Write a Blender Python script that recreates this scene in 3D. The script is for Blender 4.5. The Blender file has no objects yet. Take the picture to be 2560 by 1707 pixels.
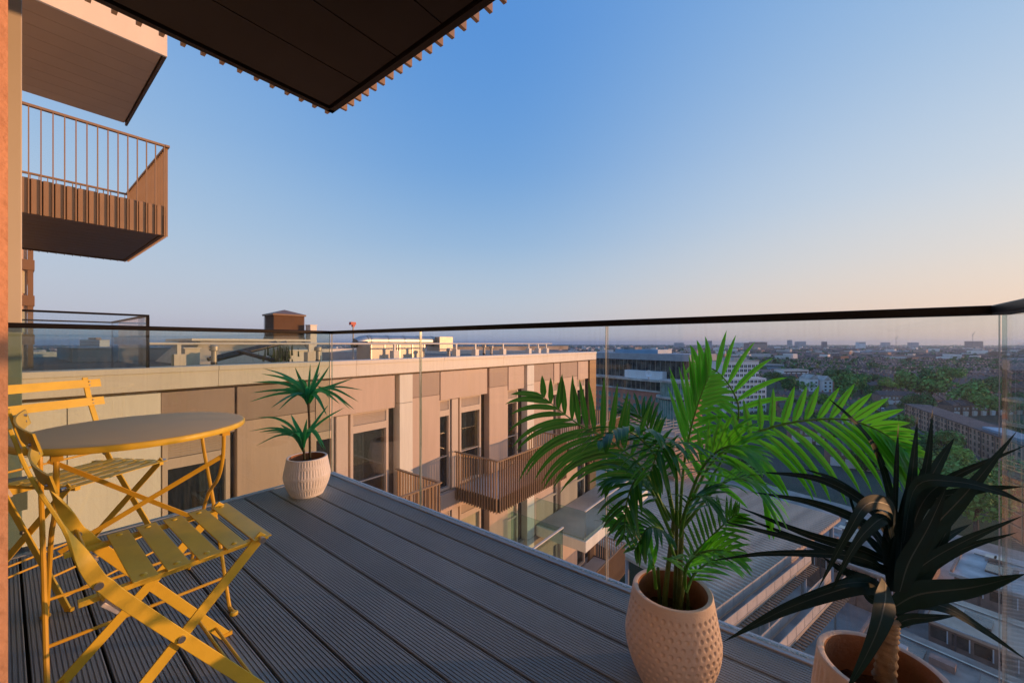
import bpy, math, random
from mathutils import Vector, Matrix
R = math.radians
rnd = random.Random(7)
scene = bpy.context.scene
COL = scene.collection

# ---------------------------------------------------------------- camera, sky, sun, exposure
FPX = 988.0                       # focal length in photograph pixels (2560 wide)
YAW = R(37.75)
FW = Vector((-math.sin(YAW), math.cos(YAW), 0)); RT = Vector((math.cos(YAW), math.sin(YAW), 0))
HZ = 859.0                        # horizon row in the photograph
def P(u, v, d):                   # photograph pixel at depth d -> world point (deck is z = 0, eye at z = 1)
    dx = (u-1280)/FPX
    p = FW*d + RT*(dx*d); p.z = 1 - (v-HZ)/FPX*d
    return p
def YX(u, X):                     # Y of the vertical plane X = const seen at column u
    dx = (u-1280)/FPX
    d = X/(FW.x+RT.x*dx)
    return d*(FW.y+RT.y*dx)
cam = bpy.data.cameras.new('camera'); camo = bpy.data.objects.new('camera', cam); COL.objects.link(camo)
cam.sensor_width = 36; cam.lens = FPX/2560*36; cam.shift_y = 5.5/2560
cam.clip_start = 0.02; cam.clip_end = 40000
camo.location = (0, 0, 1); camo.rotation_euler = (R(90), 0, YAW)
scene.camera = camo

SUN_AZ, SUN_EL = R(47), R(4.0)    # azimuth measured from +Y towards +X
w = bpy.data.worlds.new('World'); scene.world = w; w.use_nodes = True
nt = w.node_tree; bg = nt.nodes['Background']
sky = nt.nodes.new('ShaderNodeTexSky'); sky.sky_type = 'NISHITA'; sky.sun_disc = False
sky.sun_elevation = R(6); sky.sun_rotation = SUN_AZ
sky.altitude = 60; sky.air_density = 1.0; sky.dust_density = 1.4; sky.ozone_density = 1.6
# evening sky: Nishita base blended with elevation ramps measured for sunward, side and anti-sun azimuths
def nd(k, **kw):
    n = nt.nodes.new(k)
    for a, v in kw.items(): setattr(n, a, v)
    return n
tcw = nd('ShaderNodeTexCoord'); sep = nd('ShaderNodeSeparateXYZ'); nt.links.new(tcw.outputs['Generated'], sep.inputs[0])
def sky_ramp(stops):
    r = nd('ShaderNodeValToRGB'); nt.links.new(sep.outputs['Z'], r.inputs[0]); e = r.color_ramp
    while len(e.elements) < len(stops): e.elements.new(.5)
    for el, (p, c) in zip(e.elements, stops):
        el.position = p; el.color = (*[((x/255+.055)/1.055)**2.4 if x > 10 else x/255/12.92 for x in c], 1)
    e.interpolation = 'B_SPLINE'; return r.outputs[0]
side = sky_ramp([(0,(182,177,192)),(.06,(186,190,202)),(.13,(179,193,209)),(.24,(148,181,214)),(.40,(108,158,213)),(.62,(84,143,212)),(1,(74,132,206))])
sunw = sky_ramp([(0,(226,190,170)),(.08,(228,204,186)),(.16,(217,209,202)),(.28,(198,209,220)),(.48,(160,189,219)),(.70,(118,165,216)),(1,(80,138,209))])
anti = sky_ramp([(0,(180,172,190)),(.06,(187,188,202)),(.20,(178,196,214)),(.40,(150,184,219)),(.65,(105,156,216)),(1,(78,134,208))])
nrm = nd('ShaderNodeVectorMath', operation='MULTIPLY'); nrm.inputs[1].default_value = (1, 1, 0); nt.links.new(tcw.outputs['Generated'], nrm.inputs[0])
nr2 = nd('ShaderNodeVectorMath', operation='NORMALIZE'); nt.links.new(nrm.outputs[0], nr2.inputs[0])
dt = nd('ShaderNodeVectorMath', operation='DOT_PRODUCT'); dt.inputs[1].default_value = (math.sin(SUN_AZ), math.cos(SUN_AZ), 0); nt.links.new(nr2.outputs[0], dt.inputs[0])
def mrange(a, b):
    m = nd('ShaderNodeMapRange', interpolation_type='SMOOTHSTEP'); m.inputs['From Min'].default_value = a; m.inputs['From Max'].default_value = b
    nt.links.new(dt.outputs['Value'], m.inputs['Value']); return m.outputs[0]
def cmix(f, a, b):
    m = nd('ShaderNodeMix', data_type='RGBA')
    if isinstance(f, float): m.inputs[0].default_value = f
    else: nt.links.new(f, m.inputs[0])
    nt.links.new(a, m.inputs[6]); nt.links.new(b, m.inputs[7]); return m.outputs[2]
c1 = cmix(mrange(.02, 1.0), side, sunw); c2 = cmix(mrange(0, -.95), c1, anti)
nsc = nd('ShaderNodeVectorMath', operation='SCALE'); nsc.inputs['Scale'].default_value = .15; nt.links.new(sky.outputs[0], nsc.inputs[0])
nt.links.new(cmix(.10, c2, nsc.outputs[0]), bg.inputs[0]); bg.inputs[1].default_value = .88
sl = bpy.data.lights.new('sun', 'SUN'); so = bpy.data.objects.new('sun', sl); COL.objects.link(so)
sl.energy = 3.3; sl.angle = R(0.8); sl.color = (1.0, 0.45, 0.18)
sd = Vector((math.sin(SUN_AZ)*math.cos(SUN_EL), math.cos(SUN_AZ)*math.cos(SUN_EL), math.sin(SUN_EL)))
so.rotation_euler = (-sd).to_track_quat('-Z', 'Y').to_euler(); so.location = sd*50
scene.view_settings.view_transform = 'Standard'; scene.view_settings.look = 'None'
scene.view_settings.gamma = 1; scene.view_settings.exposure = 0.36
scene.cycles.use_denoising = True
scene.cycles.max_bounces = 10; scene.cycles.transparent_max_bounces = 24
scene.cycles.diffuse_bounces = 4; scene.cycles.glossy_bounces = 4; scene.cycles.volume_bounces = 0
scene.cycles.sample_clamp_indirect = 6

# ---------------------------------------------------------------- helpers
class MB:
    def __init__(s): s.v = []; s.f = []; s.m = []
    def add(s, vs, fs, m=0):
        o = len(s.v); s.v += [tuple(p) for p in vs]
        s.f += [tuple(i+o for i in f) for f in fs]; s.m += [m]*len(fs); return s
    def box(s, x0, x1, y0, y1, z0, z1, m=0):
        return s.add([(x0,y0,z0),(x1,y0,z0),(x1,y1,z0),(x0,y1,z0),(x0,y0,z1),(x1,y0,z1),(x1,y1,z1),(x0,y1,z1)],
              [(0,3,2,1),(4,5,6,7),(0,1,5,4),(1,2,6,5),(2,3,7,6),(3,0,4,7)], m)
    def obox(s, c, ax, ay, az, m=0):      # centre + three half-axes
        c = Vector(c); ax = Vector(ax); ay = Vector(ay); az = Vector(az)
        vs = [c+ax*i+ay*j+az*k for k in (-1,1) for i,j in ((-1,-1),(1,-1),(1,1),(-1,1))]
        return s.add(vs, [(0,3,2,1),(4,5,6,7),(0,1,5,4),(1,2,6,5),(2,3,7,6),(3,0,4,7)], m)
    def bar(s, a, b, w, h, up=(0,0,1), m=0):   # w across, h along 'up'
        a = Vector(a); b = Vector(b); t = (b-a); L = t.length; t = t/L; up = Vector(up)
        sx = t.cross(up)
        if sx.length < 1e-4: sx = t.cross(Vector((0,1,0)))
        sx.normalize(); n = sx.cross(t)
        return s.obox((a+b)/2, t*L/2, sx*w/2, n*h/2, m)
    def ribbon(s, pts, w, h, side, m=0):       # flat bar bent along a path, 'side' = direction of width
        pts = [Vector(p) for p in pts]; side = Vector(side).normalized(); o = len(s.v); n = len(pts)
        for i, p in enumerate(pts):
            t = (pts[min(i+1,n-1)]-pts[max(i-1,0)]).normalized(); nn = side.cross(t).normalized()
            for a, b in ((-1,-1),(1,-1),(1,1),(-1,1)): s.v.append(tuple(p+side*(a*w/2)+nn*(b*h/2)))
        for i in range(n-1):
            q = o+4*i
            for k in range(4): s.f.append((q+k, q+(k+1)%4, q+4+(k+1)%4, q+4+k)); s.m.append(m)
        s.f.append((o,o+3,o+2,o+1)); q = o+4*(n-1); s.f.append((q,q+1,q+2,q+3)); s.m += [m, m]; return s
    def tube(s, pts, r, n=8, m=0, cap=True):
        pts = [Vector(p) for p in pts]; k = len(pts); o = len(s.v); ref = None
        for i, p in enumerate(pts):
            t = (pts[min(i+1,k-1)]-pts[max(i-1,0)]).normalized()
            if ref is None: ref = Vector((0,0,1)) if abs(t.z) < .9 else Vector((1,0,0))
            a = t.cross(ref).normalized(); b = a.cross(t).normalized(); ref = b
            rr = r[i] if isinstance(r, (list, tuple)) else r
            for j in range(n):
                q = 2*math.pi*j/n; s.v.append(tuple(p+a*(math.cos(q)*rr)+b*(math.sin(q)*rr)))
        for i in range(k-1):
            for j in range(n):
                s.f.append((o+i*n+j, o+i*n+(j+1)%n, o+(i+1)*n+(j+1)%n, o+(i+1)*n+j)); s.m.append(m)
        if cap:
            s.f.append(tuple(o+j for j in range(n))[::-1]); s.f.append(tuple(o+(k-1)*n+j for j in range(n))); s.m += [m, m]
        return s
    def lathe(s, prof, n=24, c=(0,0,0), disp=None, m=0, capb=False, capt=False):
        o = len(s.v); k = len(prof)
        for i, (r, z) in enumerate(prof):
            for j in range(n):
                q = 2*math.pi*j/n; rr = r+(disp(q, i, z) if disp else 0)
                s.v.append((c[0]+math.cos(q)*rr, c[1]+math.sin(q)*rr, c[2]+z))
        for i in range(k-1):
            for j in range(n):
                s.f.append((o+i*n+j, o+i*n+(j+1)%n, o+(i+1)*n+(j+1)%n, o+(i+1)*n+j)); s.m.append(m)
        if capb: s.f.append(tuple(o+j for j in range(n))[::-1]); s.m.append(m)
        if capt: s.f.append(tuple(o+(k-1)*n+j for j in range(n))); s.m.append(m)
        return s
    def mesh(s, name, mats, org=None, smooth=None):
        me = bpy.data.meshes.new(name)
        vs = s.v if org is None else [(x-org[0], y-org[1], z-org[2]) for x, y, z in s.v]
        me.from_pydata(vs, [], s.f)
        for mt in (mats if isinstance(mats, (list, tuple)) else [mats]): me.materials.append(M[mt] if isinstance(mt, str) else mt)
        if any(s.m): me.polygons.foreach_set('material_index', s.m)
        if smooth is not None:
            me.polygons.foreach_set('use_smooth', [True]*len(me.polygons))
            if smooth < 180: me.set_sharp_from_angle(angle=R(smooth))
        me.update(); return me
    def build(s, name, mats, parent=None, org=None, smooth=None, loc=None):
        if org is None and parent is not None and 'org' in ORG.get(parent.name, {}): org = ORG[parent.name]['org']
        o = bpy.data.objects.new(name, s.mesh(name, mats, org, smooth)); COL.objects.link(o)
        if parent is not None:
            o.parent = parent
            if org is not None: ORG[o.name] = {'org': org}
        elif org is not None: o.location = org
        if loc is not None: o.location = loc
        return o
ORG = {}
def empty(name, loc=(0,0,0), rz=0, world=False):
    o = bpy.data.objects.new(name, None); o.empty_display_size = .1; COL.objects.link(o); o.location = loc; o.rotation_euler = (0,0,rz)
    if world: ORG[o.name] = {'org': tuple(loc)}          # children are given in world coordinates
    return o
def tag(o, label=None, cat=None, group=None, kind=None):
    if label: o['label'] = label
    if cat: o['category'] = cat
    if group: o['group'] = group
    if kind: o['kind'] = kind
    return o
def inst(name, me, parent=None, loc=(0,0,0), rz=0, sc=None):  # loc is in the parent's frame (world minus parent's origin)
    o = bpy.data.objects.new(name, me); COL.objects.link(o); o.location = loc; o.rotation_euler = (0,0,rz)
    if sc: o.scale = sc
    if parent is not None: o.parent = parent
    return o
def winst(name, me, parent, loc, rz=0, sc=None):              # same, loc in world coordinates
    og = ORG[parent.name]['org']; o = inst(name, me, parent, (loc[0]-og[0], loc[1]-og[1], loc[2]-og[2]), rz, sc)
    return o
def copy_tree(o, parent=None):
    c = o.copy(); COL.objects.link(c); c.parent = parent
    if parent is not None: c.matrix_parent_inverse = o.matrix_parent_inverse
    for ch in list(o.children): copy_tree(ch, c)
    return c
def bevel(o, wd=.0012, seg=2):
    b = o.modifiers.new('bevel', 'BEVEL'); b.width = wd; b.segments = seg; b.limit_method = 'ANGLE'; b.angle_limit = R(40); return o
def crom(pts, n):                                              # Catmull-Rom samples
    pts = [Vector(p) for p in pts]; q = [pts[0]*2-pts[1]]+pts+[pts[-1]*2-pts[-2]]; out = []
    segs = len(pts)-1
    for i in range(n):
        t = i/(n-1)*segs; k = min(int(t), segs-1); t -= k
        a, b, c, d = q[k:k+4]
        out.append(((b*2)+(c-a)*t+(a*2-b*5+c*4-d)*t*t+(b*3-a-c*3+d)*t*t*t)*.5)
    return out

# ---------------------------------------------------------------- materials
M = {}
def mat(name, col, rough=.6, var=.12, scale=6.0, bump=0.0, bscale=60.0, metal=0.0, spec=.5, stretch=None, col2=None, isl=0.0, detail=5):
    m = bpy.data.materials.new(name); m.use_nodes = True; t = m.node_tree; b = t.nodes['Principled BSDF']
    b.inputs['Roughness'].default_value = rough; b.inputs['Metallic'].default_value = metal
    b.inputs['Specular IOR Level'].default_value = spec
    tc = t.nodes.new('ShaderNodeTexCoord'); mp = t.nodes.new('ShaderNodeMapping'); t.links.new(tc.outputs['Object'], mp.inputs[0])
    if stretch: mp.inputs['Scale'].default_value = stretch
    no = t.nodes.new('ShaderNodeTexNoise'); no.inputs['Scale'].default_value = scale; no.inputs['Detail'].default_value = detail
    t.links.new(mp.outputs[0], no.inputs['Vector'])
    cr = t.nodes.new('ShaderNodeValToRGB'); c2 = col2 or tuple(c*(1-var) for c in col)
    c1 = col if col2 else tuple(min(1, c*(1+var)) for c in col)
    cr.color_ramp.elements[0].color = (*c2, 1); cr.color_ramp.elements[1].color = (*c1, 1)
    cr.color_ramp.elements[0].position = .32; cr.color_ramp.elements[1].position = .68
    t.links.new(no.outputs['Fac'], cr.inputs[0]); out = cr.outputs[0]
    if isl:
        g = t.nodes.new('ShaderNodeNewGeometry'); hs = t.nodes.new('ShaderNodeHueSaturation')
        mr = t.nodes.new('ShaderNodeMapRange'); mr.inputs['To Min'].default_value = 1-isl; mr.inputs['To Max'].default_value = 1+isl
        t.links.new(g.outputs['Random Per Island'], mr.inputs['Value']); t.links.new(mr.outputs[0], hs.inputs['Value'])
        t.links.new(out, hs.inputs['Color']); out = hs.outputs[0]
    t.links.new(out, b.inputs['Base Color'])
    if bump:
        n2 = t.nodes.new('ShaderNodeTexNoise'); n2.inputs['Scale'].default_value = bscale; n2.inputs['Detail'].default_value = 4
        t.links.new(mp.outputs[0], n2.inputs['Vector'])
        bp = t.nodes.new('ShaderNodeBump'); bp.inputs['Strength'].default_value = bump; bp.inputs['Distance'].default_value = .01
        t.links.new(n2.outputs['Fac'], bp.inputs['Height']); t.links.new(bp.outputs[0], b.inputs['Normal'])
    if rough < .9 and rough > .1:
        rr = t.nodes.new('ShaderNodeMapRange'); rr.inputs['To Min'].default_value = rough*.85; rr.inputs['To Max'].default_value = min(1, rough*1.2)
        t.links.new(no.outputs['Fac'], rr.inputs['Value']); t.links.new(rr.outputs[0], b.inputs['Roughness'])
    M[name] = m; return m
def leafmat(name, col, tcol, trans=.35, rough=.35, spec=.5):
    m = bpy.data.materials.new(name); m.use_nodes = True; t = m.node_tree; b = t.nodes['Principled BSDF']; out = t.nodes['Material Output']
    b.inputs['Roughness'].default_value = rough; b.inputs['Specular IOR Level'].default_value = spec
    g = t.nodes.new('ShaderNodeNewGeometry'); no = t.nodes.new('ShaderNodeTexNoise'); no.inputs['Scale'].default_value = 25
    tc = t.nodes.new('ShaderNodeTexCoord'); t.links.new(tc.outputs['Object'], no.inputs['Vector'])
    oi = t.nodes.new('ShaderNodeObjectInfo')
    ad = t.nodes.new('ShaderNodeMath'); ad.operation = 'ADD'; t.links.new(no.outputs['Fac'], ad.inputs[0]); t.links.new(oi.outputs['Random'], ad.inputs[1])
    mr = t.nodes.new('ShaderNodeMapRange'); mr.inputs['From Min'].default_value = .2; mr.inputs['From Max'].default_value = 1.8
    mr.inputs['To Min'].default_value = .6; mr.inputs['To Max'].default_value = 1.35; t.links.new(ad.outputs[0], mr.inputs['Value'])
    hs = t.nodes.new('ShaderNodeHueSaturation'); hs.inputs['Color'].default_value = (*col, 1); t.links.new(mr.outputs[0], hs.inputs['Value'])
    t.links.new(hs.outputs[0], b.inputs['Base Color'])
    tr = t.nodes.new('ShaderNodeBsdfTranslucent'); tr.inputs['Color'].default_value = (*tcol, 1)
    mx = t.nodes.new('ShaderNodeMixShader'); mx.inputs[0].default_value = trans
    t.links.new(b.outputs[0], mx.inputs[1]); t.links.new(tr.outputs[0], mx.inputs[2]); t.links.new(mx.outputs[0], out.inputs[0])
    M[name] = m; return m
def glassmat(name, tint, ior=1.35, dirt=.03, streak=(30, 30, 1.2), rough=0.0, gl=1.0):
    m = bpy.data.materials.new(name); m.use_nodes = True; t = m.node_tree; t.nodes.remove(t.nodes['Principled BSDF']); out = t.nodes['Material Output']
    tp = t.nodes.new('ShaderNodeBsdfTransparent'); tp.inputs[0].default_value = (*tint, 1)
    gs = t.nodes.new('ShaderNodeBsdfGlossy'); gs.inputs['Roughness'].default_value = rough; gs.inputs[0].default_value = (gl, gl, gl, 1)
    lw = t.nodes.new('ShaderNodeLayerWeight'); lw.inputs['Blend'].default_value = .5
    pw = t.nodes.new('ShaderNodeMath'); pw.operation = 'POWER'; pw.inputs[1].default_value = 5; t.links.new(lw.outputs['Facing'], pw.inputs[0])
    fr = t.nodes.new('ShaderNodeMapRange'); fr.inputs['To Min'].default_value = ((ior-1)/(ior+1))**2; fr.inputs['To Max'].default_value = .9; t.links.new(pw.outputs[0], fr.inputs['Value'])
    mx = t.nodes.new('ShaderNodeMixShader'); t.links.new(fr.outputs[0], mx.inputs[0]); t.links.new(tp.outputs[0], mx.inputs[1]); t.links.new(gs.outputs[0], mx.inputs[2])
    last = mx.outputs[0]
    if dirt:
        tc = t.nodes.new('ShaderNodeTexCoord'); mp = t.nodes.new('ShaderNodeMapping'); mp.inputs['Scale'].default_value = streak
        no = t.nodes.new('ShaderNodeTexNoise'); no.inputs['Scale'].default_value = 3; no.inputs['Detail'].default_value = 6
        t.links.new(tc.outputs['Object'], mp.inputs[0]); t.links.new(mp.outputs[0], no.inputs['Vector'])
        mr = t.nodes.new('ShaderNodeMapRange'); mr.inputs['From Min'].default_value = .4; mr.inputs['From Max'].default_value = .8; mr.inputs['To Max'].default_value = dirt*2
        t.links.new(no.outputs['Fac'], mr.inputs['Value'])
        df = t.nodes.new('ShaderNodeBsdfDiffuse'); df.inputs[0].default_value = (.6,.6,.6,1)
        m2 = t.nodes.new('ShaderNodeMixShader'); t.links.new(mr.outputs[0], m2.inputs[0]); t.links.new(last, m2.inputs[1]); t.links.new(df.outputs[0], m2.inputs[2]); last = m2.outputs[0]
    t.links.new(last, out.inputs[0]); M[name] = m; return m

glassmat('glass', (.89,.945,.985), dirt=.022)
glassmat('glass_return', (.74,.83,.81), ior=1.5, dirt=.03)
glassmat('glass_edge', (.40,.55,.52), ior=1.6, dirt=.5, rough=.15)
glassmat('glass_green', (.80,.89,.86), dirt=.02)
mat('deck', (.228,.266,.276), .5, .17, 1.6, .25, 240, stretch=(1,1.6,1.6), detail=9)
mat('deck_trim', (.42,.44,.45), .45, .06, 12, metal=.3)
mat('dark_rail', (.006,.005,.006), .4, .1, 8, spec=.2)
mat('dark_void', (.01,.01,.01), .9, 0)
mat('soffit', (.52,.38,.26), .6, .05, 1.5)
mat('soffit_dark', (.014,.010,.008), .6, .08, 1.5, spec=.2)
mat('bronze', (.31,.21,.125), .42, .06, 3, metal=.25)
mat('bronze_dark', (.12,.080,.050), .5, .08, 3, metal=.2)
mat('cream_panel', (.86,.83,.72), .55, .065, 1.8, .05, 30, stretch=(1.6,1.6,.28), detail=7)
mat('taupe_panel', (.40,.30,.245), .5, .065, 1.8, .05, 30, stretch=(1.6,1.6,.28), detail=7)
mat('tan_panel', (.62,.47,.37), .5, .065, 1.8, .05, 30, stretch=(1.6,1.6,.28), detail=7)
mat('coping', (.80,.75,.66), .45, .055, 1.6, stretch=(1.5,1.5,.5), detail=7)
mat('frame', (.64,.53,.43), .45, .04, 2)
mat('pier', (.62,.33,.19), .75, .10, 9, .5, 60)
mat('fin_panel', (.50,.50,.45), .5, .05, 1.2)
mat('window', (.035,.042,.042), .03, .5, .35, spec=1.0); M['window'].node_tree.nodes['Principled BSDF'].inputs['IOR'].default_value = 2.1
mat('window_pale', (.55,.53,.36), .3, .15, .8)
mat('yellow', (.82,.545,.05), .38, .09, 14, .06, 300, spec=.45)
mat('yellow_deep', (.78,.45,.03), .38, .08, 14, spec=.45)
mat('tabletop', (.70,.53,.27), .6, .03, 12, .05, 600, spec=.45)
mat('steel', (.45,.44,.42), .3, .1, 10, metal=.9)
mat('plastic', (.72,.68,.66), .4, .05, 10)
mat('pot_cream', (.86,.80,.74), .7, .07, 14, .25, 160)
mat('pot_terra', (.72,.56,.45), .62, .06, 10, .15, 160)
mat('pot_inner', (.33,.15,.075), .8, .2, 12, .4, 90)
mat('soil', (.07,.035,.02), .95, .5, 40, 1.0, 60)
mat('cane', (.085,.13,.03), .5, .3, 20)
mat('stem_dark', (.035,.035,.02), .6, .3, 30)
mat('trunk_yucca', (.22,.15,.085), .8, .25, 40, .5, 90)
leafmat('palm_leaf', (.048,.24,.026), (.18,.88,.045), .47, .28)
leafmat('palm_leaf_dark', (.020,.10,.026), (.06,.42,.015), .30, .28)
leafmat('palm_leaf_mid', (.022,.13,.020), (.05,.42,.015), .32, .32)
leafmat('drac_leaf', (.024,.26,.14), (.04,.50,.14), .28, .34)
leafmat('yucca_leaf', (.003,.021,.023), (.03,.10,.03), .03, .55, spec=.14)
mat('yucca_rib', (.005,.028,.028), .4, .2, 30)
mat('rachis', (.06,.20,.02), .4, .2, 20)
mat('midrib', (.10,.30,.03), .4, .2, 20)
mat('roof_gravel', (.20,.16,.135), .95, .5, 14, .8, 40)
mat('white_sheet', (.60,.54,.46), .6, .08, 2)
mat('silver', (.55,.52,.48), .42, .1, 3, metal=.95)
mat('silver_pale', (.50,.46,.40), .45, .06, 3, metal=.35)
mat('black_pipe', (.02,.02,.03), .3, .1, 10)
mat('red_paint', (.45,.03,.04), .4, .1, 5)
mat('louvre_brown', (.20,.125,.075), .5, .06, 3)
mat('weed', (.06,.10,.03), .8, .4, 30)
# city
mat('ground', (.12,.11,.105), .95, .0, .02, col2=(.055,.095,.045), detail=9)
mat('asphalt', (.15,.145,.145), .9, .15, .3)
mat('paving', (.42,.36,.305), .9, .25, .25)
mat('brick_red', (.50,.22,.16), .85, .12, .8)
mat('brick_brown', (.33,.22,.17), .85, .15, 1.2)
mat('brick_pale', (.52,.33,.24), .85, .12, .6)
mat('office_white', (.80,.79,.78), .7, .04, .2)
mat('concrete', (.40,.40,.41), .8, .1, .5)
mat('roof_grey', (.36,.31,.265), .8, .38, .30)
mat('roof_light', (.52,.47,.42), .7, .30, .35)
mat('slate', (.15,.125,.12), .8, .25, .5)
mat('city_glass', (.17,.14,.11), .08, .4, .45, spec=.9, col2=(.012,.016,.02))
mat('green_glass', (.16,.27,.24), .12, .35, .5, spec=.7)
mat('corrugated', (.62,.43,.30), .6, .18, .5)
mat('scaffold', (.55,.42,.30), .6, .1, 1)
mat('mesh_screen', (.62,.52,.44), .8, .12, .6)
mat('far_wall', (.50,.32,.245), .9, .15, .02, isl=.7)
mat('far_roof', (.19,.13,.115), .9, .15, .02, isl=.6)
mat('far_white', (.75,.70,.65), .8, .1, .02, isl=.25)
mat('foliage_far', (.085,.165,.065), .95, .3, .05, isl=.45)
mat('foliage', (.15,.30,.075), .8, .3, .25, isl=.45)
mat('foliage_dark', (.085,.185,.062), .8, .3, .25, isl=.45)
mat('foliage_lime', (.30,.46,.085), .8, .25, .25, isl=.35)
mat('bark', (.10,.075,.055), .9, .2, 2)
mat('blue_metal', (.22,.36,.48), .5, .1, .2)
mat('teal_hoarding', (.06,.18,.17), .6, .1, .5)
mat('tyre', (.02,.02,.02), .8, .1, 10)
for n, c in (('car_white',(.7,.7,.7)),('car_grey',(.18,.19,.21)),('car_blue',(.06,.12,.28)),('car_red',(.35,.03,.03)),('car_black',(.02,.02,.022))): mat(n, c, .25, .03, 5)
mat('cloth_dark', (.03,.03,.04), .9); mat('cloth_red', (.35,.06,.06), .9); mat('skin', (.45,.28,.2), .6)
glassmat('window_glass', (.50,.55,.56), ior=2.0, dirt=.02)
mat('curtain', (.52,.48,.42), .9, .2, 6, stretch=(1,9,.3))
for n in ('ground','asphalt','paving','roof_grey','roof_light','corrugated','slate','brick_red','brick_brown','brick_pale','office_white','concrete','far_wall','far_roof','far_white','mesh_screen','foliage','foliage_dark','foliage_lime','foliage_far'):
    M[n].node_tree.nodes['Principled BSDF'].inputs['Specular IOR Level'].default_value = .08
t = M['deck'].node_tree; b_ = t.nodes['Principled BSDF']; src = b_.inputs['Base Color'].links[0].from_socket       # each board a little different
oi = t.nodes.new('ShaderNodeObjectInfo'); mr = t.nodes.new('ShaderNodeMapRange'); mr.inputs['To Min'].default_value = .88; mr.inputs['To Max'].default_value = 1.10
hs = t.nodes.new('ShaderNodeHueSaturation'); t.links.new(oi.outputs['Random'], mr.inputs['Value']); t.links.new(mr.outputs[0], hs.inputs['Value']); t.links.new(src, hs.inputs['Color']); t.links.new(hs.outputs[0], b_.inputs['Base Color'])
mat('roof_felt', (.36,.27,.21), .9, .35, .4, spec=.08)

# ---------------------------------------------------------------- ground
GZ = -44.0; HAZE = 0.8e-4
def sub(name, parent, loc):
    og = ORG[parent.name]['org']; o = empty(name, (loc[0]-og[0], loc[1]-og[1], loc[2]-og[2])); o.parent = parent
    ORG[o.name] = {'org': tuple(loc)}; return o
g = MB(); N = 24; S = 16000
for i in range(N+1):
    for j in range(N+1): g.v.append((-S+2*S*i/N, -S+2*S*j/N, GZ))
for i in range(N):
    for j in range(N): a = i*(N+1)+j; g.f.append((a, a+N+1, a+N+2, a+1)); g.m.append(0)
tag(g.build('ground', 'ground'), 'flat city ground stretching to the horizon', kind='structure')

# ---------------------------------------------------------------- own deck
DX0, DX1, DY0, DY1 = -2.99, .38, -.35, 1.577
deck = empty('deck', (-1.3, .6, 0), world=True); tag(deck, 'grey ribbed composite balcony deck', kind='structure')
def board(y0, y1, name='deck_board'):
    b = MB(); n = max(3, round((y1-y0)/.0111)); p = (y1-y0)/n; prof = [(y0, -.022)]
    prof.append((y0, -.0015)); prof.append((y0+.0015, 0))
    for k in range(n):
        a = y0+p*k+p*.5
        prof += [(a-.0019, 0), (a-.0012, -.0032), (a+.0012, -.0032), (a+.0019, 0)]
    prof += [(y1-.0015, 0), (y1, -.0015), (y1, -.022)]
    k = len(prof); xa, xb = DX0+.036, DX1-.036
    b.v = [(xa, y, z) for y, z in prof]+[(xb, y, z) for y, z in prof]
    for i in range(k-1): b.f.append((i, i+k, i+k+1, i+1)); b.m.append(0)
    b.f.append(tuple(range(k))); b.m.append(0)
    return b.build(name, 'deck', deck)
yb = DY1-.040; board(1.4235, yb); y = 1.4235-.0085
while y > DY0+.02:
    y0 = max(y-.1435, DY0); board(y0, y); y = y0-.0085
MB().box(DX0, DX1, DY0, DY1, -.09, -.024).build('deck_bed', 'dark_void', deck)
for nm, b in (('edge_trim', (DX0, DX1, DY1-.034, DY1+.012, -.10, .004)), ('edge_trim', (DX0-.012, DX0+.030, DY0, DY1-.036, -.10, .003)), ('edge_trim', (DX1-.030, DX1+.012, DY0, DY1-.036, -.10, .003))):
    bevel(MB().box(*b).build(nm, 'deck_trim', deck), .003)
MB().box(DX0+.03, DX1-.03, DY0, DY1-.03, -.36, -.105).build('slab', 'bronze_dark', deck)
MB().lathe([(.0001,.006),(.016,.006),(.019,.003),(.019,0)], 20, (-2.86, 1.425, 0)).build('drain_cap', 'plastic', deck, smooth=40)

# ---------------------------------------------------------------- own glass balustrade
gb = empty('glass_balustrade', (-1.3, DY1, 0), world=True)
tag(gb, 'clear glass balcony balustrade with slim black handrail around the deck', 'balustrade')
def gpanel(x0, x1, y0, y1, z0, z1, parent, mats=('glass', 'glass_edge'), name='glass_panel'):
    b = MB(); b.box(x0, x1, y0, y1, z0, z1); thin_x = (x1-x0) < (y1-y0)
    # faces: bottom, top, -y, +x, +y, -x
    b.m = [1, 1, 1, 0, 1, 0] if thin_x else [1, 1, 0, 1, 0, 1]
    return b.build(name, list(mats), parent)
GT = .0075; ZR0, ZR1 = 1.074, 1.098
for a, b_ in ((DX0+.010, -1.923), (-1.915, -.710), (-.702, DX1-.012)):
    gpanel(a, b_, DY1-.010-GT, DY1-.010+GT, .006, ZR0, gb)
gpanel(DX0+.001, DX0+.016, DY0, DY1-.026, .006, ZR0, gb, ('glass_return', 'glass_edge'))
gpanel(DX1-.012, DX1-.003, DY0, DY1-.026, .006, ZR0, gb)
for b in ((DX0-.012, DX1+.012, DY1-.032, DY1+.012, ZR0, ZR1), (DX0-.012, DX0+.032, DY0, DY1-.033, ZR0, ZR1), (DX1-.032, DX1+.012, DY0, DY1-.033, ZR0, ZR1)):
    bevel(MB().box(*b).build('handrail', 'dark_rail', gb), .004, 3)

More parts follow.
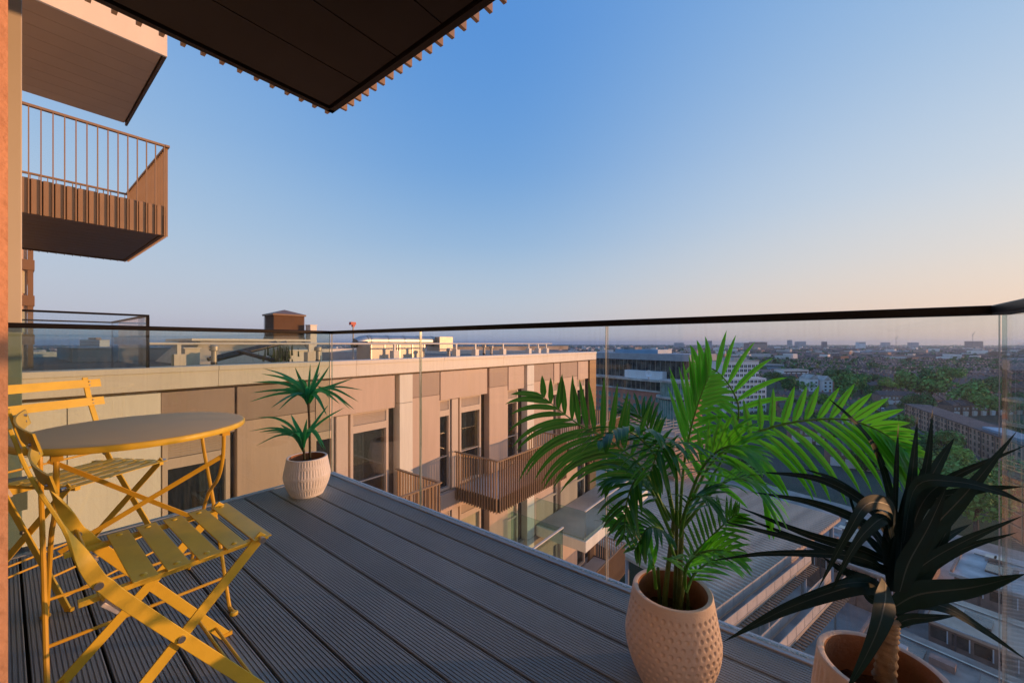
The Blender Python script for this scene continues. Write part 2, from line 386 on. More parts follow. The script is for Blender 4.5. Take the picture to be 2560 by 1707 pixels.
# ---------------------------------------------------------------- metal-finned balconies
def fin_mesh(nm, along, out, z0, z1, ax, mt):
    return (MB().box(-out/2, out/2, -along/2, along/2, z0, z1) if ax == 'x' else MB().box(-along/2, along/2, -out/2, out/2, z0, z1)).mesh(nm, mt)
def fin_balcony(parent, x0, x1, y0, y1, zb, zs, zr, sides, pitch=.1, along=.02, out=.045, fin='bronze', fas='bronze_dark', sof='soffit_dark', label=None, fasz=.02, nsof=6, sofdir='y', pan=False, flm='roof_grey', drop=.03):
    b = sub('balcony', parent, ((x0+x1)/2, (y0+y1)/2, zb))
    if label: b['label'] = label
    MB().box(x0+.05, x1-.05, y0+.05, y1-.05, zb+.03, zs).build('floor_slab', flm, b)
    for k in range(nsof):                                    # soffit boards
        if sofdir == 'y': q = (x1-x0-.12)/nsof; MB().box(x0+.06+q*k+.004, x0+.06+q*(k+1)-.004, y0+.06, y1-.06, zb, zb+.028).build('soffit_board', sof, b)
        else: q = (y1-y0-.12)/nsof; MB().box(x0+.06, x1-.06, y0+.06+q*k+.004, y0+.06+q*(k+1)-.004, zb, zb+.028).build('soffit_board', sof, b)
    fx = fin_mesh('fin', along, out, zb-drop, zr-.02, 'x', fin); fy = fin_mesh('fin', along, out, zb-drop, zr-.02, 'y', fin)
    for s in sides:
        if s[0] == 'x':
            X = x0 if s[1] == '0' else x1; sg = -1 if s[1] == '0' else 1
            if pan: MB().box(min(X, X-sg*.05), X-sg*.032, y0, y1, zb-.018, zs+.185).build('fascia', fas, b)
            if not pan: MB().box(min(X, X-sg*.04), max(X, X-sg*.04), y0, y1, zb+fasz-.03, zs+.03).build('fascia', fas, b)
            n = max(1, int((y1-y0)/pitch)); 
            for k in range(n+1):
                yy = y1-.02-k*pitch
                if yy < y0+.02: break
                winst('fin', fx, b, (X+sg*out/2, yy, 0))
                if pan and yy-pitch > y0:
                    bevel(MB().box(X-.03, X-.004, yy-pitch+.020, yy-.004, zb-.02, zs+.19).build('fascia_panel', 'bronze', b), .006)
            MB().box(X-.012, X+sg*out+.012 if sg > 0 else X+.012, y0, y1+.0, zr-.02, zr+.012).build('handrail', fin, b) if sg > 0 else MB().box(X-out-.012, X+.012, y0, y1, zr-.02, zr+.012).build('handrail', fin, b)
        else:
            Y = y0 if s[1] == '0' else y1; sg = -1 if s[1] == '0' else 1
            MB().box(x0, x1, min(Y, Y-sg*.04)+.001, max(Y, Y-sg*.04)+.001, zb+fasz-.03, zs+.032).build('fascia', fas, b)
            n = int((x1-x0)/pitch)
            for k in range(n+1):
                xx = x1-.02-k*pitch
                if xx < x0+.01: break
                winst('fin', fy, b, (xx, Y+sg*out/2, 0))
            ya, yc = (Y-.012, Y+out+.012) if sg > 0 else (Y-out-.012, Y+.012)
            MB().box(x0-(.05 if 'x0' in sides else 0), x1+(.05 if 'x1' in sides else 0), ya+.001, yc+.001, zr-.019, zr+.013).build('handrail', fin, b)
    return b

# ---------------------------------------------------------------- own tower
tw = empty('apartment_tower', (-4, -4, GZ), world=True)
tag(tw, 'tall apartment tower at the left with stacked bronze balconies', 'building')
MB().box(-22, 9, -14, DY0-.005, GZ, 16).build('wall', 'fin_panel', tw)
MB().box(-.80, -.60, DY0, .0037, -.02, 2.78).build('door_pier', 'pier', tw)['label'] = 'sunlit orange plaster pier at the left edge of the picture'
bevel(MB().box(-3.42, -3.14, DY0, .0625, -3.2, 7.0).build('corner_fin', 'fin_panel', tw), .004)
MB().box(-3.13, -3.06, .02, .078, .19, .34).build('junction_box', 'roof_grey', tw)
MB().box(-3.13, -3.02, -.05, .085, -.08, -.012).build('base_bracket', 'slate', tw)
for k in range(3):                                           # unseen glazed doors behind the viewer, added to cut warm bounce off the wall
    xa = -2.95+k*1.1; d_ = sub('sliding_door', tw, (xa+.55, DY0, 0)); MB().box(xa+.06, xa+1.03, DY0+.004, DY0+.02, .08, 2.33).build('pane', 'window', d_)
    f_ = MB(); f_.box(xa, xa+.06, DY0, DY0+.04, .01, 2.40); f_.box(xa+1.03, xa+1.09, DY0, DY0+.04, .01, 2.40); f_.box(xa+.06, xa+1.03, DY0, DY0+.04, .01, .08); f_.box(xa+.06, xa+1.03, DY0, DY0+.04, 2.33, 2.40); f_.build('frame', 'bronze_dark', d_)
# overhead balcony: same plan as the deck below it
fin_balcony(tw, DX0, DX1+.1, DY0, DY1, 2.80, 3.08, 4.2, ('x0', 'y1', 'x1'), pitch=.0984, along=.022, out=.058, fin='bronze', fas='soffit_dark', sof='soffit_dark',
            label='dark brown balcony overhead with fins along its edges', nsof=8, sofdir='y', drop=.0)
# balcony with thin balusters, further along the tower
fin_balcony(tw, -11.75, -8.42, DY0, 1.64, 2.78, 3.05, 4.215, ('x1', 'y1', 'x0'), pitch=.1075, along=.012, out=.03, fin='bronze', fas='bronze_dark', sof='bronze_dark',
            label='bronze balcony with thin vertical balusters at the left', nsof=12, sofdir='y', pan=True, drop=.03)
ub = sub('balcony', tw, (-10, .6, 5.7)); ub['label'] = 'upper balcony with pale boarded soffit and peach fascia'
for k in range(9):
    q = 3.25/9; MB().box(-11.75+q*k+.003, -11.75+q*(k+1)-.003, DY0, 1.60, 5.72, 5.75).build('soffit_board', 'soffit', ub)
MB().box(-11.8, -8.44, DY0, 1.62, 5.755, 6.0).build('floor_slab', 'roof_grey', ub)
MB().box(-8.46, -8.42, DY0, 1.66, 5.69, 6.28).build('fascia', 'coping', ub)
MB().box(-11.8, -8.462, 1.625, 1.66, 5.69, 6.28).build('fascia', 'bronze_dark', ub)
# glass roof terrace below
tb = sub('balcony', tw, (-10.6, .6, .3)); tb['label'] = 'roof terrace enclosed by a dark framed glass balustrade'
MB().box(-12.4, -8.95, DY0, 1.5, .36, .44).build('floor_slab', 'slate', tb)
TZ = 1.485
gpanel(-8.915, -8.90, DY0, 1.49, .62, TZ-.03, tb, ('glass', 'dark_rail'))
gpanel(-12.4, -12.385, DY0, 1.49, .45, TZ-.03, tb, ('glass', 'dark_rail'))
gpanel(-12.38, -8.92, 1.492, 1.507, .45, TZ-.03, tb, ('glass', 'dark_rail'))
for b in ((-8.93, -8.88, DY0, 1.52, TZ-.03, TZ), (-12.42, -12.37, DY0, 1.52, TZ-.03, TZ), (-12.369, -8.931, 1.475, 1.525, TZ-.031, TZ-.001)): MB().box(*b).build('handrail', 'dark_rail', tb)
MB().box(-8.925, -8.885, 1.483, 1.523, .6, TZ-.031).build('post', 'dark_rail', tb)
# stepped bay of the tower further back
by = sub('window_bay', tw, (-18, -1, 0)); by['label'] = 'window bay with brown bands seen behind the balconies'
MB().box(-20, -16.0, -3, .40, GZ, 3.6).build('bay_wall', 'tan_panel', by)
for za, zb2 in ((2.88, 3.14), (1.97, 2.23), (.98, 1.24), (-.05, .2)):
    MB().box(-20, -15.9, -3, .52, za, zb2).build('band', 'louvre_brown', by)
for za in (2.26, 1.27):
    MB().box(-15.99, -15.96, .10, .36, za+.02, za+.58).build('window', 'window_pale', by)
MB().box(-15.99, -15.93, .405, .50, -6, 3.6).build('corner_post', 'louvre_brown', by)

# ---------------------------------------------------------------- neighbouring block
FX = -8.76
nb = empty('apartment_block', (-16, 9, GZ), world=True)
tag(nb, 'low tan clad apartment block with flat roof facing the balcony', 'building')
YE = 18.15
MB().box(-30, FX-.30, DY0, YE-.25, GZ, .32).build('core_wall', 'bronze_dark', nb)  # room darkness behind the windows is put into this dark colour
MB().box(-29.6, FX-.42, DY0, YE-.6, .33, .36).build('flat_roof', 'roof_gravel', nb)
ys = [DY0, 2.45, 5.2, 8.0, 10.8, 13.6, 16.2, YE]
for a, b in zip(ys[:-1], ys[1:]):
    bevel(MB().box(FX-.40, FX+.045, a+.003, b-.003, .51, .60).build('coping_cap', 'coping', nb), .006)
    MB().box(FX-.38, FX+.02, a+.003, b-.003, .222, .507).build('coping_panel', 'coping', nb)
MB().box(-30, FX-.41, YE-.4, YE, .3, .60).build('coping_cap', 'coping', nb)
MB().box(-30, -29.6, DY0, YE-.41, .3, .60).build('coping_cap', 'coping', nb)
cols = [(-500, 168, 'cream'), (168, 403, 'cream'), (403, 588, 'win', [(410, 580, 1)]), (594, 790, 'taupe'),
        (790, 988, 'win', [(790, 840, 1), (844, 873, 0), (882, 977, 1)]), (999, 1032, 'cream'), (1032.5, 1101, 'taupe'),
        (1102, 1219, 'win', [(1102, 1131, 1), (1133, 1148, 0), (1155, 1208, 1)]), (1225, 1271, 'taupe'), (1272, 1311, 'win', [(1272, 1300, 1)]),
        (1318, 1335.5, 'cream'), (1336, 1385, 'taupe'), (1386, 1400, 'win', [(1386, 1398, 1)]), (1403, 1445, 'taupe'), (1446, 1471, 'win', [(1446, 1467, 1)])]
FL = [.19, -3.45, -6.5, -9.55, -12.6]
for si in range(4):
    ztop, zbot = FL[si]-.02, FL[si+1]
    top_h = .84 if si == 0 else .55
    for c in cols:
        ya = max(YX(c[0], FX) if c[0] > -400 else DY0, DY0); yb2 = YX(c[1], FX)
        if c[2] == 'cream':
            for za, zb2 in ((zbot+.012, ztop-.76), (ztop-.748, ztop)): MB().box(FX-.28, FX, ya+.006, yb2-.006, za, zb2).build('cladding_panel', 'cream_panel', nb)
        elif c[2] == 'taupe':
            MB().box(FX-.28, FX-.03, ya+.006, yb2-.006, ztop-.655, ztop).build('cladding_panel', 'taupe_panel', nb)
            MB().box(FX-.28, FX-.03, ya+.006, yb2-.006, zbot+.012, ztop-.667).build('cladding_panel', 'tan_panel', nb)
        else:
            MB().box(FX-.28, FX-.015, ya+.006, yb2-.006, ztop-top_h, ztop).build('cladding_panel', 'tan_panel' if c[0] > 500 else 'taupe_panel', nb)
            for (ua, ub_, isw) in c[3]:
                wa, wb = YX(ua, FX), YX(ub_, FX); zt = ztop-top_h-.02; zf = zbot+.05
                if not isw: MB().box(FX-.28, FX-.05, wa, wb, zf, zt).build('jamb_panel', 'frame', nb); continue
                w_ = sub('window', nb, (FX, (wa+wb)/2, zf)); fr = MB(); xf, xb = FX-.10, FX-.20
                fw = min(.07, (wb-wa)*.12); lz = zt-.30; gz = lz-.18
                fr.box(xb, xf, wa, wa+fw, zf, zt); fr.box(xb, xf, wb-fw, wb, zf, zt); fr.box(xb, xf, wa+fw, wb-fw, gz, lz); fr.box(xb, xf, wa+fw, wb-fw, zt-.03, zt); fr.box(xb, xf, wa+fw, wb-fw, zf, zf+.08)
                fr.build('frame', 'frame', w_)
                lv = MB()
                for k in range(6): zz = lz+.02+k*.043; lv.add([(xf-.005, wa+fw, zz), (xf-.005, wb-fw, zz), (xf-.045, wb-fw, zz+.036), (xf-.045, wa+fw, zz+.036), (xf-.005, wa+fw, zz-.006), (xf-.005, wb-fw, zz-.006)], [(0,1,2,3),(4,5,1,0)])
                lv.build('louvre', 'frame', w_); MB().box(xb-.05, xb-.02, wa+fw, wb-fw, lz, zt-.03).build('louvre_back', 'bronze_dark', w_)
                pale = si >= 1 and c[0] > 1100 and ua < 1300
                MB().box(xb-.004, xb+.006, wa+fw, wb-fw, zf+.08, gz).build('pane', 'window_pale' if pale else 'window_glass', w_)
                if not pale:
                    cw_ = (wb-wa-2*fw); sd_ = rnd.choice((0, 1)); fr_ = rnd.uniform(.18, .45)
                    ca = wa+fw if sd_ == 0 else wb-fw-cw_*fr_
                    cu = MB(); nfold = 7
                    for q in range(nfold): cu.box(xb-.065-(q % 2)*.012, xb-.045-(q % 2)*.012, ca+cw_*fr_*q/nfold, ca+cw_*fr_*(q+1)/nfold, zf+.1, gz)
                    cu.build('curtain', 'curtain', w_)
                zm = zf+1.0
                MB().box(xb+.022, xf-.02, wa+fw, wb-fw, zm, zm+(.015 if si == 0 else .07)).build('transom', 'frame', w_)
    MB().box(FX-.29, FX-.12, DY0, YE-.25, zbot-.05, zbot+.005).build('sill_band', 'frame', nb)
MB().box(FX-.28, FX-.02, DY0, YE-.3, GZ, FL[4]-.06).build('lower_wall', 'tan_panel', nb)
yf0 = YX(1474, FX)
fm = MB().box(-.06, .06, -.035, .035, FL[4], .2).mesh('corner_rib', 'bronze')
k = 0
while yf0+.05+k*.085 < YE-.03: winst('corner_rib', fm, nb, (FX-.05, yf0+.05+k*.085, 0)); k += 1
# projecting balconies on the block
for (ya, yb2, lb) in ((8.49, 12.25, 'finned bronze balcony in the middle of the tan facade'), (2.6, 6.32, 'finned bronze balcony partly hidden by the deck edge'), (14.4, 18.1, 'finned bronze balcony at the far end of the tan facade')):
    fin_balcony(nb, FX, -7.08, ya, yb2, -3.72, -3.40, -2.28, ('y0', 'x1', 'y1'), pitch=.105, along=.024, out=.05, label=lb, nsof=6, drop=.03, flm='roof_light')
fin_balcony(nb, FX, -7.2, 13.2, 17.9, -9.75, -9.45, -8.35, ('y0', 'x1', 'y1'), pitch=.12, along=.024, out=.05, label='finned bronze balcony lowest on the tan facade', nsof=4, flm='roof_light')
for ya, yb2, lb in ((12.85, 19.4, 'glass sided balcony with white slab low on the facade'), (6.6, 11.3, 'glass sided balcony nearer, low on the facade')):
    b = sub('balcony', nb, (-7.6, (ya+yb2)/2, -6.5)); b['label'] = lb
    bevel(MB().box(FX, -6.6, ya, yb2, -6.53, -6.13).build('floor_slab', 'cream_panel', b), .02)
    MB().box(FX, -6.72, ya+.12, yb2-.12, -6.129, -6.10).build('paving', 'roof_light', b)
    gpanel(-6.64, -6.62, ya+.02, yb2-.02, -6.15, -5.05, b, ('glass_green', 'glass_edge'))
    gpanel(FX, -6.645, ya+.02, ya+.04, -6.15, -5.05, b, ('glass_green', 'glass_edge'))
    gpanel(FX, -6.645, yb2-.04, yb2-.02, -6.15, -5.05, b, ('glass_green', 'glass_edge'))
    MB().box(-6.66, -6.60, ya, yb2, -5.049, -5.01).build('handrail', 'coping', b)

# ---------------------------------------------------------------- things on the neighbouring roof
RZ = .36
gr = empty('roof_guard_rail', (-9.75, 8, RZ), world=True); tag(gr, 'pale tubular guard rail with box feet along the flat roof', 'railing')
MB().tube([(-9.75, 1.65, 1.0), (-9.75, 15.6, 1.0)], .024, 8).build('top_rail', 'coping', gr)
MB().tube([(-11.3, 15.6, 1.0), (-9.75, 15.6, 1.0)], .024, 8).build('top_rail', 'coping', gr)
foot = MB().box(-.10, .10, -.09, .09, 0, .44).box(-.03, .03, -.03, .03, .44, .62).mesh('foot', 'coping')
for u in (447, 774, 986, 1140, 1188, 1257, 1321, 1345, 1365): winst('foot', foot, gr, (-9.75, YX(u, -9.75), RZ))
def vent(u, X, h, lb):
    Y = YX(u, X); o = empty('roof_vent', (X, Y, RZ)); tag(o, lb, 'vent', 'mushroom vents on the flat roof')
    MB().lathe([(.055,0),(.055,h*.45)], 12).build('pipe_base', 'black_pipe', o, smooth=40)
    MB().lathe([(.048,h*.45),(.048,h*.8)], 12).build('pipe', 'silver_pale', o, smooth=40)
    MB().lathe([(.05,h*.8),(.085,h*.82),(.085,h*.95),(.05,h),(.001,h)], 12).build('cowl', 'silver_pale', o, smooth=40)
vent(535, -9.4, .62, 'silver mushroom vent near the black pipes on the roof'); vent(795, -9.4, .58, 'silver mushroom vent right above the small potted plant')
vent(1122, -9.5, .5, 'dark based vent just right of the silver ductwork'); vent(1210, -9.9, .62, 'left one of a vent pair at mid roof edge'); vent(1228, -9.5, .58, 'right one of a vent pair at mid roof edge')
vt = empty('louvred_vent_tower', (-25.2, 10.3, RZ), world=True); tag(vt, 'brown louvred vent tower with pyramid cap on the roof', 'vent tower')
vx0, vx1, vy0, vy1 = -25.9, -24.5, 9.48, 11.2
MB().box(vx0+.06, vx1-.06, vy0+.06, vy1-.06, RZ, 2.66).build('core', 'bronze_dark', vt)
for k in range(20):
    zz = 1.42+k*.061; b = MB()
    b.add([(vx1, vy0, zz), (vx1, vy1, zz), (vx1-.07, vy1, zz+.055), (vx1-.07, vy0, zz+.055), (vx1-.002, vy0, zz-.012), (vx1-.002, vy1, zz-.012)], [(0,1,2,3),(4,5,1,0)])
    b.add([(vx0, vy0, zz), (vx1, vy0, zz), (vx1, vy0+.07, zz+.055), (vx0, vy0+.07, zz+.055), (vx0, vy0+.002, zz-.012), (vx1, vy0+.002, zz-.012)], [(0,1,2,3),(4,5,1,0)])
    b.build('louvre_slat', 'louvre_brown', vt)
MB().add([(vx0-.1,vy0-.1,RZ),(vx1+.1,vy0-.1,RZ),(vx1+.1,vy1+.1,RZ),(vx0-.1,vy1+.1,RZ),(vx0,vy0,1.4),(vx1,vy0,1.4),(vx1,vy1,1.4),(vx0,vy1,1.4)],[(0,1,5,4),(1,2,6,5),(2,3,7,6),(3,0,4,7)]).build('plinth', 'louvre_brown', vt)
MB().box(vx0-.06, vx1+.06, vy0-.06, vy1+.06, 2.63, 2.72).build('eave', 'louvre_brown', vt)
MB().add([(vx0-.06,vy0-.06,2.722),(vx1+.06,vy0-.06,2.722),(vx1+.06,vy1+.06,2.722),(vx0-.06,vy1+.06,2.722),((vx0+vx1)/2,(vy0+vy1)/2,3.02)],[(0,1,4),(1,2,4),(2,3,4),(3,0,4)]).build('cap', 'louvre_brown', vt)
en = empty('plant_enclosure', (-16.5, 5.3, RZ), world=True); tag(en, 'pale low plant enclosure with white sheeting on the roof', 'enclosure')
MB().add([(-19,3.4,RZ),(-15,3.4,RZ),(-15,7.3,RZ),(-19,7.3,RZ),(-18.2,3.9,1.08),(-15.6,3.9,1.08),(-15.6,7.0,1.08),(-18.2,7.0,1.08)],[(4,5,6,7),(0,1,5,4),(1,2,6,5),(2,3,7,6),(3,0,4,7)]).build('sheeting', 'white_sheet', en)
MB().box(-18.5,-15.3,3.6,7.4,1.09,1.16).build('lid', 'cream_panel', en)
bp = empty('pipe_frame', tuple(P(600, 880, 10.8)), world=True); tag(bp, 'pair of black pipes propped as a slanted frame on the roof', 'pipes')
for a, b in ((P(520,898,10.3), P(690,856,12)), (P(540,899,10.4), P(715,856,12)), (P(598,878,10.9), P(690,903,10.6))):
    a.z = max(a.z, RZ+.06); b.z = max(b.z, RZ+.06); MB().tube([a, b], .055, 10).build('pipe', 'black_pipe', bp, smooth=40)
def rbox(name, u0, u1, X, dep, z1, mt, lb, cat, lid=None, z0=RZ):
    ya, yc = YX(u0, X), YX(u1, X); o = empty(name, (X, (ya+yc)/2, z0), world=True); tag(o, lb, cat)
    bevel(MB().box(X-dep, X, ya, yc, z0, z1).build('casing', mt, o), .01)
    MB().box(X-dep-.03, X+.03, ya-.03, yc+.03, z1, z1+.035).build('lid', lid or mt, o); return o
rbox('equipment_box', 724, 806, -11.2, .9, .80, 'cream_panel', 'cream equipment box behind the small potted plant', 'box')
rbox('equipment_box', 462, 500, -13.5, .8, .86, 'coping', 'cream equipment box left of the black pipes', 'box')
rbox('chimney_stack', 776, 792, -24, .6, 2.1, 'cream_panel', 'narrow cream flue stack right of the brown vent tower', 'chimney')
rbox('roof_upstand', 180, 470, -20, 6, .82, 'concrete', 'long low concrete upstand at the far left of the roof', 'upstand')
rbox('roof_upstand', 1130, 1420, -22, .5, .72, 'roof_grey', 'grey low upstand along the rear roof edge', 'upstand')
hv = empty('air_handling_unit', (-12, 8.4, RZ), world=True); tag(hv, 'silver air handling unit with round ducts on the roof', 'ductwork')
y0, y1, y2 = YX(925, -11.5), YX(996, -11.5), YX(1063, -11.5)
bevel(MB().box(-12.3, -11.5, y0, y1-.01, RZ+.08, .97).build('casing', 'silver_pale', hv), .012)
bevel(MB().box(-12.3, -11.5, y1+.01, y2, RZ+.08, .97).build('casing', 'silver_pale', hv), .012)
for q in (y0+.04, (y0+y1)/2, y1-.05, y1+.05, (y1+y2)/2, y2-.04): MB().box(-11.499, -11.48, q-.02, q+.02, RZ+.08, .96).build('casing_rib', 'silver', hv)
MB().box(-12.2, -11.6, y0+.1, y2-.1, RZ, RZ+.079).build('skid', 'black_pipe', hv)
dy0, dy1 = YX(915, -12.6), YX(1082, -12.6)
MB().tube([(-12.6, dy0, 1.10), (-12.6, dy1, 1.10)], .20, 18).build('duct', 'silver', hv, smooth=40)
MB().tube([(-12.6, dy0-.35, .98), (-12.6, dy0-.2, 1.06), (-12.6, dy0-.01, 1.10)], [.22, .21, .2], 18).build('duct_elbow', 'silver', hv, smooth=40)
for k in range(5):
    q = dy0+.12+(dy1-dy0-.2)*k/4; MB().tube([(-12.6, q-.03, 1.10), (-12.6, q+.03, 1.10)], .213, 18).build('duct_collar', 'steel', hv, smooth=40)
MB().box(-13.0, -12.2, dy1+.02, dy1+.75, .7, 1.28).build('plenum', 'silver_pale', hv)
MB().tube([(-12.3, YX(880, -12.3), .95), (-12.3, YX(918, -12.3), 1.0)], .09, 12).build('branch_duct', 'black_pipe', hv, smooth=40)
pr = P(883, 806, 16.5); al = empty('roof_siren', (pr.x, pr.y, RZ), world=True); tag(al, 'small red siren head on a thin pole above the roof', 'siren')
MB().tube([(pr.x, pr.y, RZ), (pr.x, pr.y, 1.78)], .03, 8).build('pole', 'silver_pale', al); MB().box(pr.x-.08, pr.x+.08, pr.y-.14, pr.y+.08, 1.78, 1.90).box(pr.x-.05,pr.x+.05,pr.y-.05,pr.y+.05,1.70,1.779).build('head', 'red_paint', al)
wd = MB()
for k in range(900):
    Y = rnd.uniform(2.6, 7.5); X = rnd.uniform(-11.5, -9.9) if k > 160 else -11.4+rnd.gauss(0, .18); 
    if k <= 160: Y = YX(703, -11.4)+rnd.gauss(0, .2)
    h = rnd.uniform(.02, .07) if k > 160 else rnd.uniform(.05, .6); a = rnd.uniform(0, 6.28); q = Vector((math.cos(a), math.sin(a), 0))*rnd.uniform(.01, .035); c = Vector((X, Y, RZ+h*.6))
    wd.add([c-q, c+q, c+q*.6+Vector((0,0,h*.5)), c-q*.4+Vector((0,0,h*.4))], [(0,1,2,3)])
tag(wd.build('roof_weeds', 'weed'), 'sparse weeds growing in the roof gravel', 'weeds', kind='stuff')

# ---------------------------------------------------------------- folding bistro chairs and table
def make_chair(name, loc, rz, label):
    c = empty(name, loc, rz); tag(c, label, 'chair', 'yellow folding bistro chairs')
    for s in (-1, 1):
        x = s*.186
        path = crom([(x,.010,.835),(x,.034,.74),(x,.078,.62),(x,.122,.50),(x,.140,.47),(x,.165,.43),(x,.27,.28),(x,.47,.0)], 40)
        tw_ = MB(); npt = len(path)
        for i, p in enumerate(path):                    # flat bar, twisted a quarter turn above the seat
            t = (path[min(i+1,npt-1)]-path[max(i-1,0)]).normalized(); X_ = Vector((1,0,0)); nn = X_.cross(t).normalized()
            k = min(1, max(0, (p.z-.50)/.13)); k = k*k*(3-2*k); an = k*math.pi/2*s
            wv = X_*math.cos(an)+nn*math.sin(an); hv_ = -X_*math.sin(an)+nn*math.cos(an); hw = .0140-.003*k
            for a_, e_ in ((-1,-1),(1,-1),(1,1),(-1,1)): tw_.v.append(tuple(p+wv*(a_*.003)+hv_*(e_*hw)))
        for i in range(npt-1):
            for k in range(4): q = 4*i; tw_.f.append((q+k, q+(k+1)%4, q+4+(k+1)%4, q+4+k)); tw_.m.append(0)
        tw_.f += [(0,3,2,1), (4*npt-4,4*npt-3,4*npt-2,4*npt-1)]; tw_.m += [0,0]
        bevel(tw_.build('side_rail', 'yellow', c, smooth=35), .001)
        x2 = s*.172
        bevel(MB().bar((x2,.455,.462),(x2,.005,.004), .005, .026, (0,0,1)).build('leg', 'yellow', c), .001)
        bevel(MB().bar((s*.158,.10,.440),(s*.158,.470,.446), .018, .012).build('seat_rail', 'yellow', c), .001)
        for (yy, zz) in ((.268,.281), (.445,.452), (.128,.478)):
            MB().tube([(s*.178,yy,zz),(s*.195,yy,zz)], .008, 10).build('rivet', 'steel', c, smooth=40)
        MB().box(s*.186-.006, s*.186+.006, .458, .487, 0, .012).build('foot', 'yellow_deep', c)
    for k in range(5):
        y = .205+k*.061
        sl = MB().box(-.184, .184, y-.0225, y+.0225, .4525, .4560)
        o = bevel(sl.build('seat_slat', 'yellow', c), .0012)
        for s in (-1, 1): MB().lathe([(.0075,0),(.006,.0022),(.0001,.003)], 10, (s*.158, y, .4560)).build('rivet', 'steel' if k == 9 else 'yellow', o, smooth=50)
    sl = MB().obox((0,.142,.425), (.172,0,0), (0,.012,-.022), (0,.0016,.0009)); bevel(sl.build('rear_slat', 'yellow', c), .001)
    for s in (-1, 1): bevel(MB().obox((s*.168,.148,.415), (.014,0,0), (0,.013,-.016), (0,.004,.003)).build('plastic_cap', 'plastic', c), .002)
    for (zz, y, dy) in ((.808,.024,.010), (.722,.045,.013)):
        pts = [(x, y+.002-.020*(1-(x/.228)**2)+.016, zz) for x in [(-.228+.456*i/12) for i in range(13)]]
        b = MB(); n = len(pts)
        for (px, py, pz) in pts:
            for a, e in ((-1,-1),(1,-1),(1,1),(-1,1)): b.v.append((px, py+a*.0018-e*.0045, pz+e*.0185))
        for i in range(n-1):
            q = 4*i
            for k in range(4): b.f.append((q+k, q+4+k, q+4+(k+1)%4, q+(k+1)%4)); b.m.append(0)
        b.f += [(0,1,2,3),(4*n-1,4*n-2,4*n-3,4*n-4)]; b.m += [0,0]
        o = b.build('back_slat', 'yellow', c, smooth=35)
        for s in (-1, 1):
            for dz in (-.008, .008): MB().tube([(s*.186,y+.008,zz+dz),(s*.186,y+.016,zz+dz)], .0035, 8).build('rivet', 'steel', o)
    for y, z, hw in ((.44,.045,.184), (.035,.035,.170), (.385,.115,.184), (.10,.105,.170), (.125,.49,.184)): MB().tube([(-hw,y,z),(hw,y,z)], .0045, 8).build('cross_rod', 'yellow_deep', c, smooth=40)
    return c
# near chair: x axis of the chair runs along -X/+X of the deck
make_chair('bistro_chair', (-1.415, 0.0, .001), 0, 'yellow folding bistro chair in the foreground, its seat in full view')
make_chair('bistro_chair', (-2.72, .08, .001), R(-60), 'yellow folding bistro chair behind the round table, its backrest showing')

tb_ = empty('bistro_table', (-1.893, .303, .001)); tag(tb_, 'round yellow rimmed bistro table with taupe top and folding legs', 'table')
MB().lathe([(.0001,.7075),(.290,.7075),(.297,.706)], 72).build('tabletop', 'tabletop', tb_, smooth=40)
MB().lathe([(.2955,.7058),(.3005,.7045),(.3035,.700),(.3035,.690),(.301,.6865),(.295,.6855),(.289,.690),(.0001,.6905)], 72).build('rim', 'yellow', tb_, smooth=40)
for s in (-1, 1):
    y = s*.205
    def wl(pts, r=.0065): return MB().tube(crom(pts, 22), r, 8)
    wl([(.14,y,.685),(.135,y,.60),(.11,y,.53),(.06,y,.47),(-.06,y,.38),(-.20,y,.16),(-.295,y,.022),(-.315,y,.006),(-.345,y,.006)]).build('leg', 'yellow_deep', tb_, smooth=40)
    wl([(-.205,y+s*.018,.685),(-.195,y+s*.018,.62),(-.17,y+s*.018,.55),(-.06,y+s*.018,.38),(.06,y+s*.018,.16),(.13,y+s*.018,.022),(.15,y+s*.018,.006),(.185,y+s*.018,.006)]).build('leg', 'yellow_deep', tb_, smooth=40)
    MB().box(.115,.165,y-.012,y+.012,.66,.689).build('hinge_bracket', 'yellow_deep', tb_); MB().box(-.23,-.18,y+s*.018-.012,y+s*.018+.012,.66,.689).build('hinge_bracket', 'yellow_deep', tb_)
    for (x, yy) in ((-.345, y), (.185, y+s*.018)): MB().lathe([(.0001,0),(.013,0),(.014,.006),(.010,.011),(.0001,.012)], 12, (x, yy, -.001)).build('foot', 'yellow', tb_, smooth=40)
MB().tube([(-.245,-.205,.10),(-.245,.205,.10)], .0055, 8).build('cross_rod', 'yellow_deep', tb_); MB().tube([(.085,-.223,.10),(.085,.223,.10)], .0055, 8).build('cross_rod', 'yellow_deep', tb_)
bevel(MB().bar((-.19,-.205,.60),(.02,.19,.30), .004, .016).build('brace', 'yellow_deep', tb_), .001)
bevel(MB().bar((.13,.205,.58),(-.03,-.19,.33), .004, .016).build('brace', 'yellow_deep', tb_), .001)

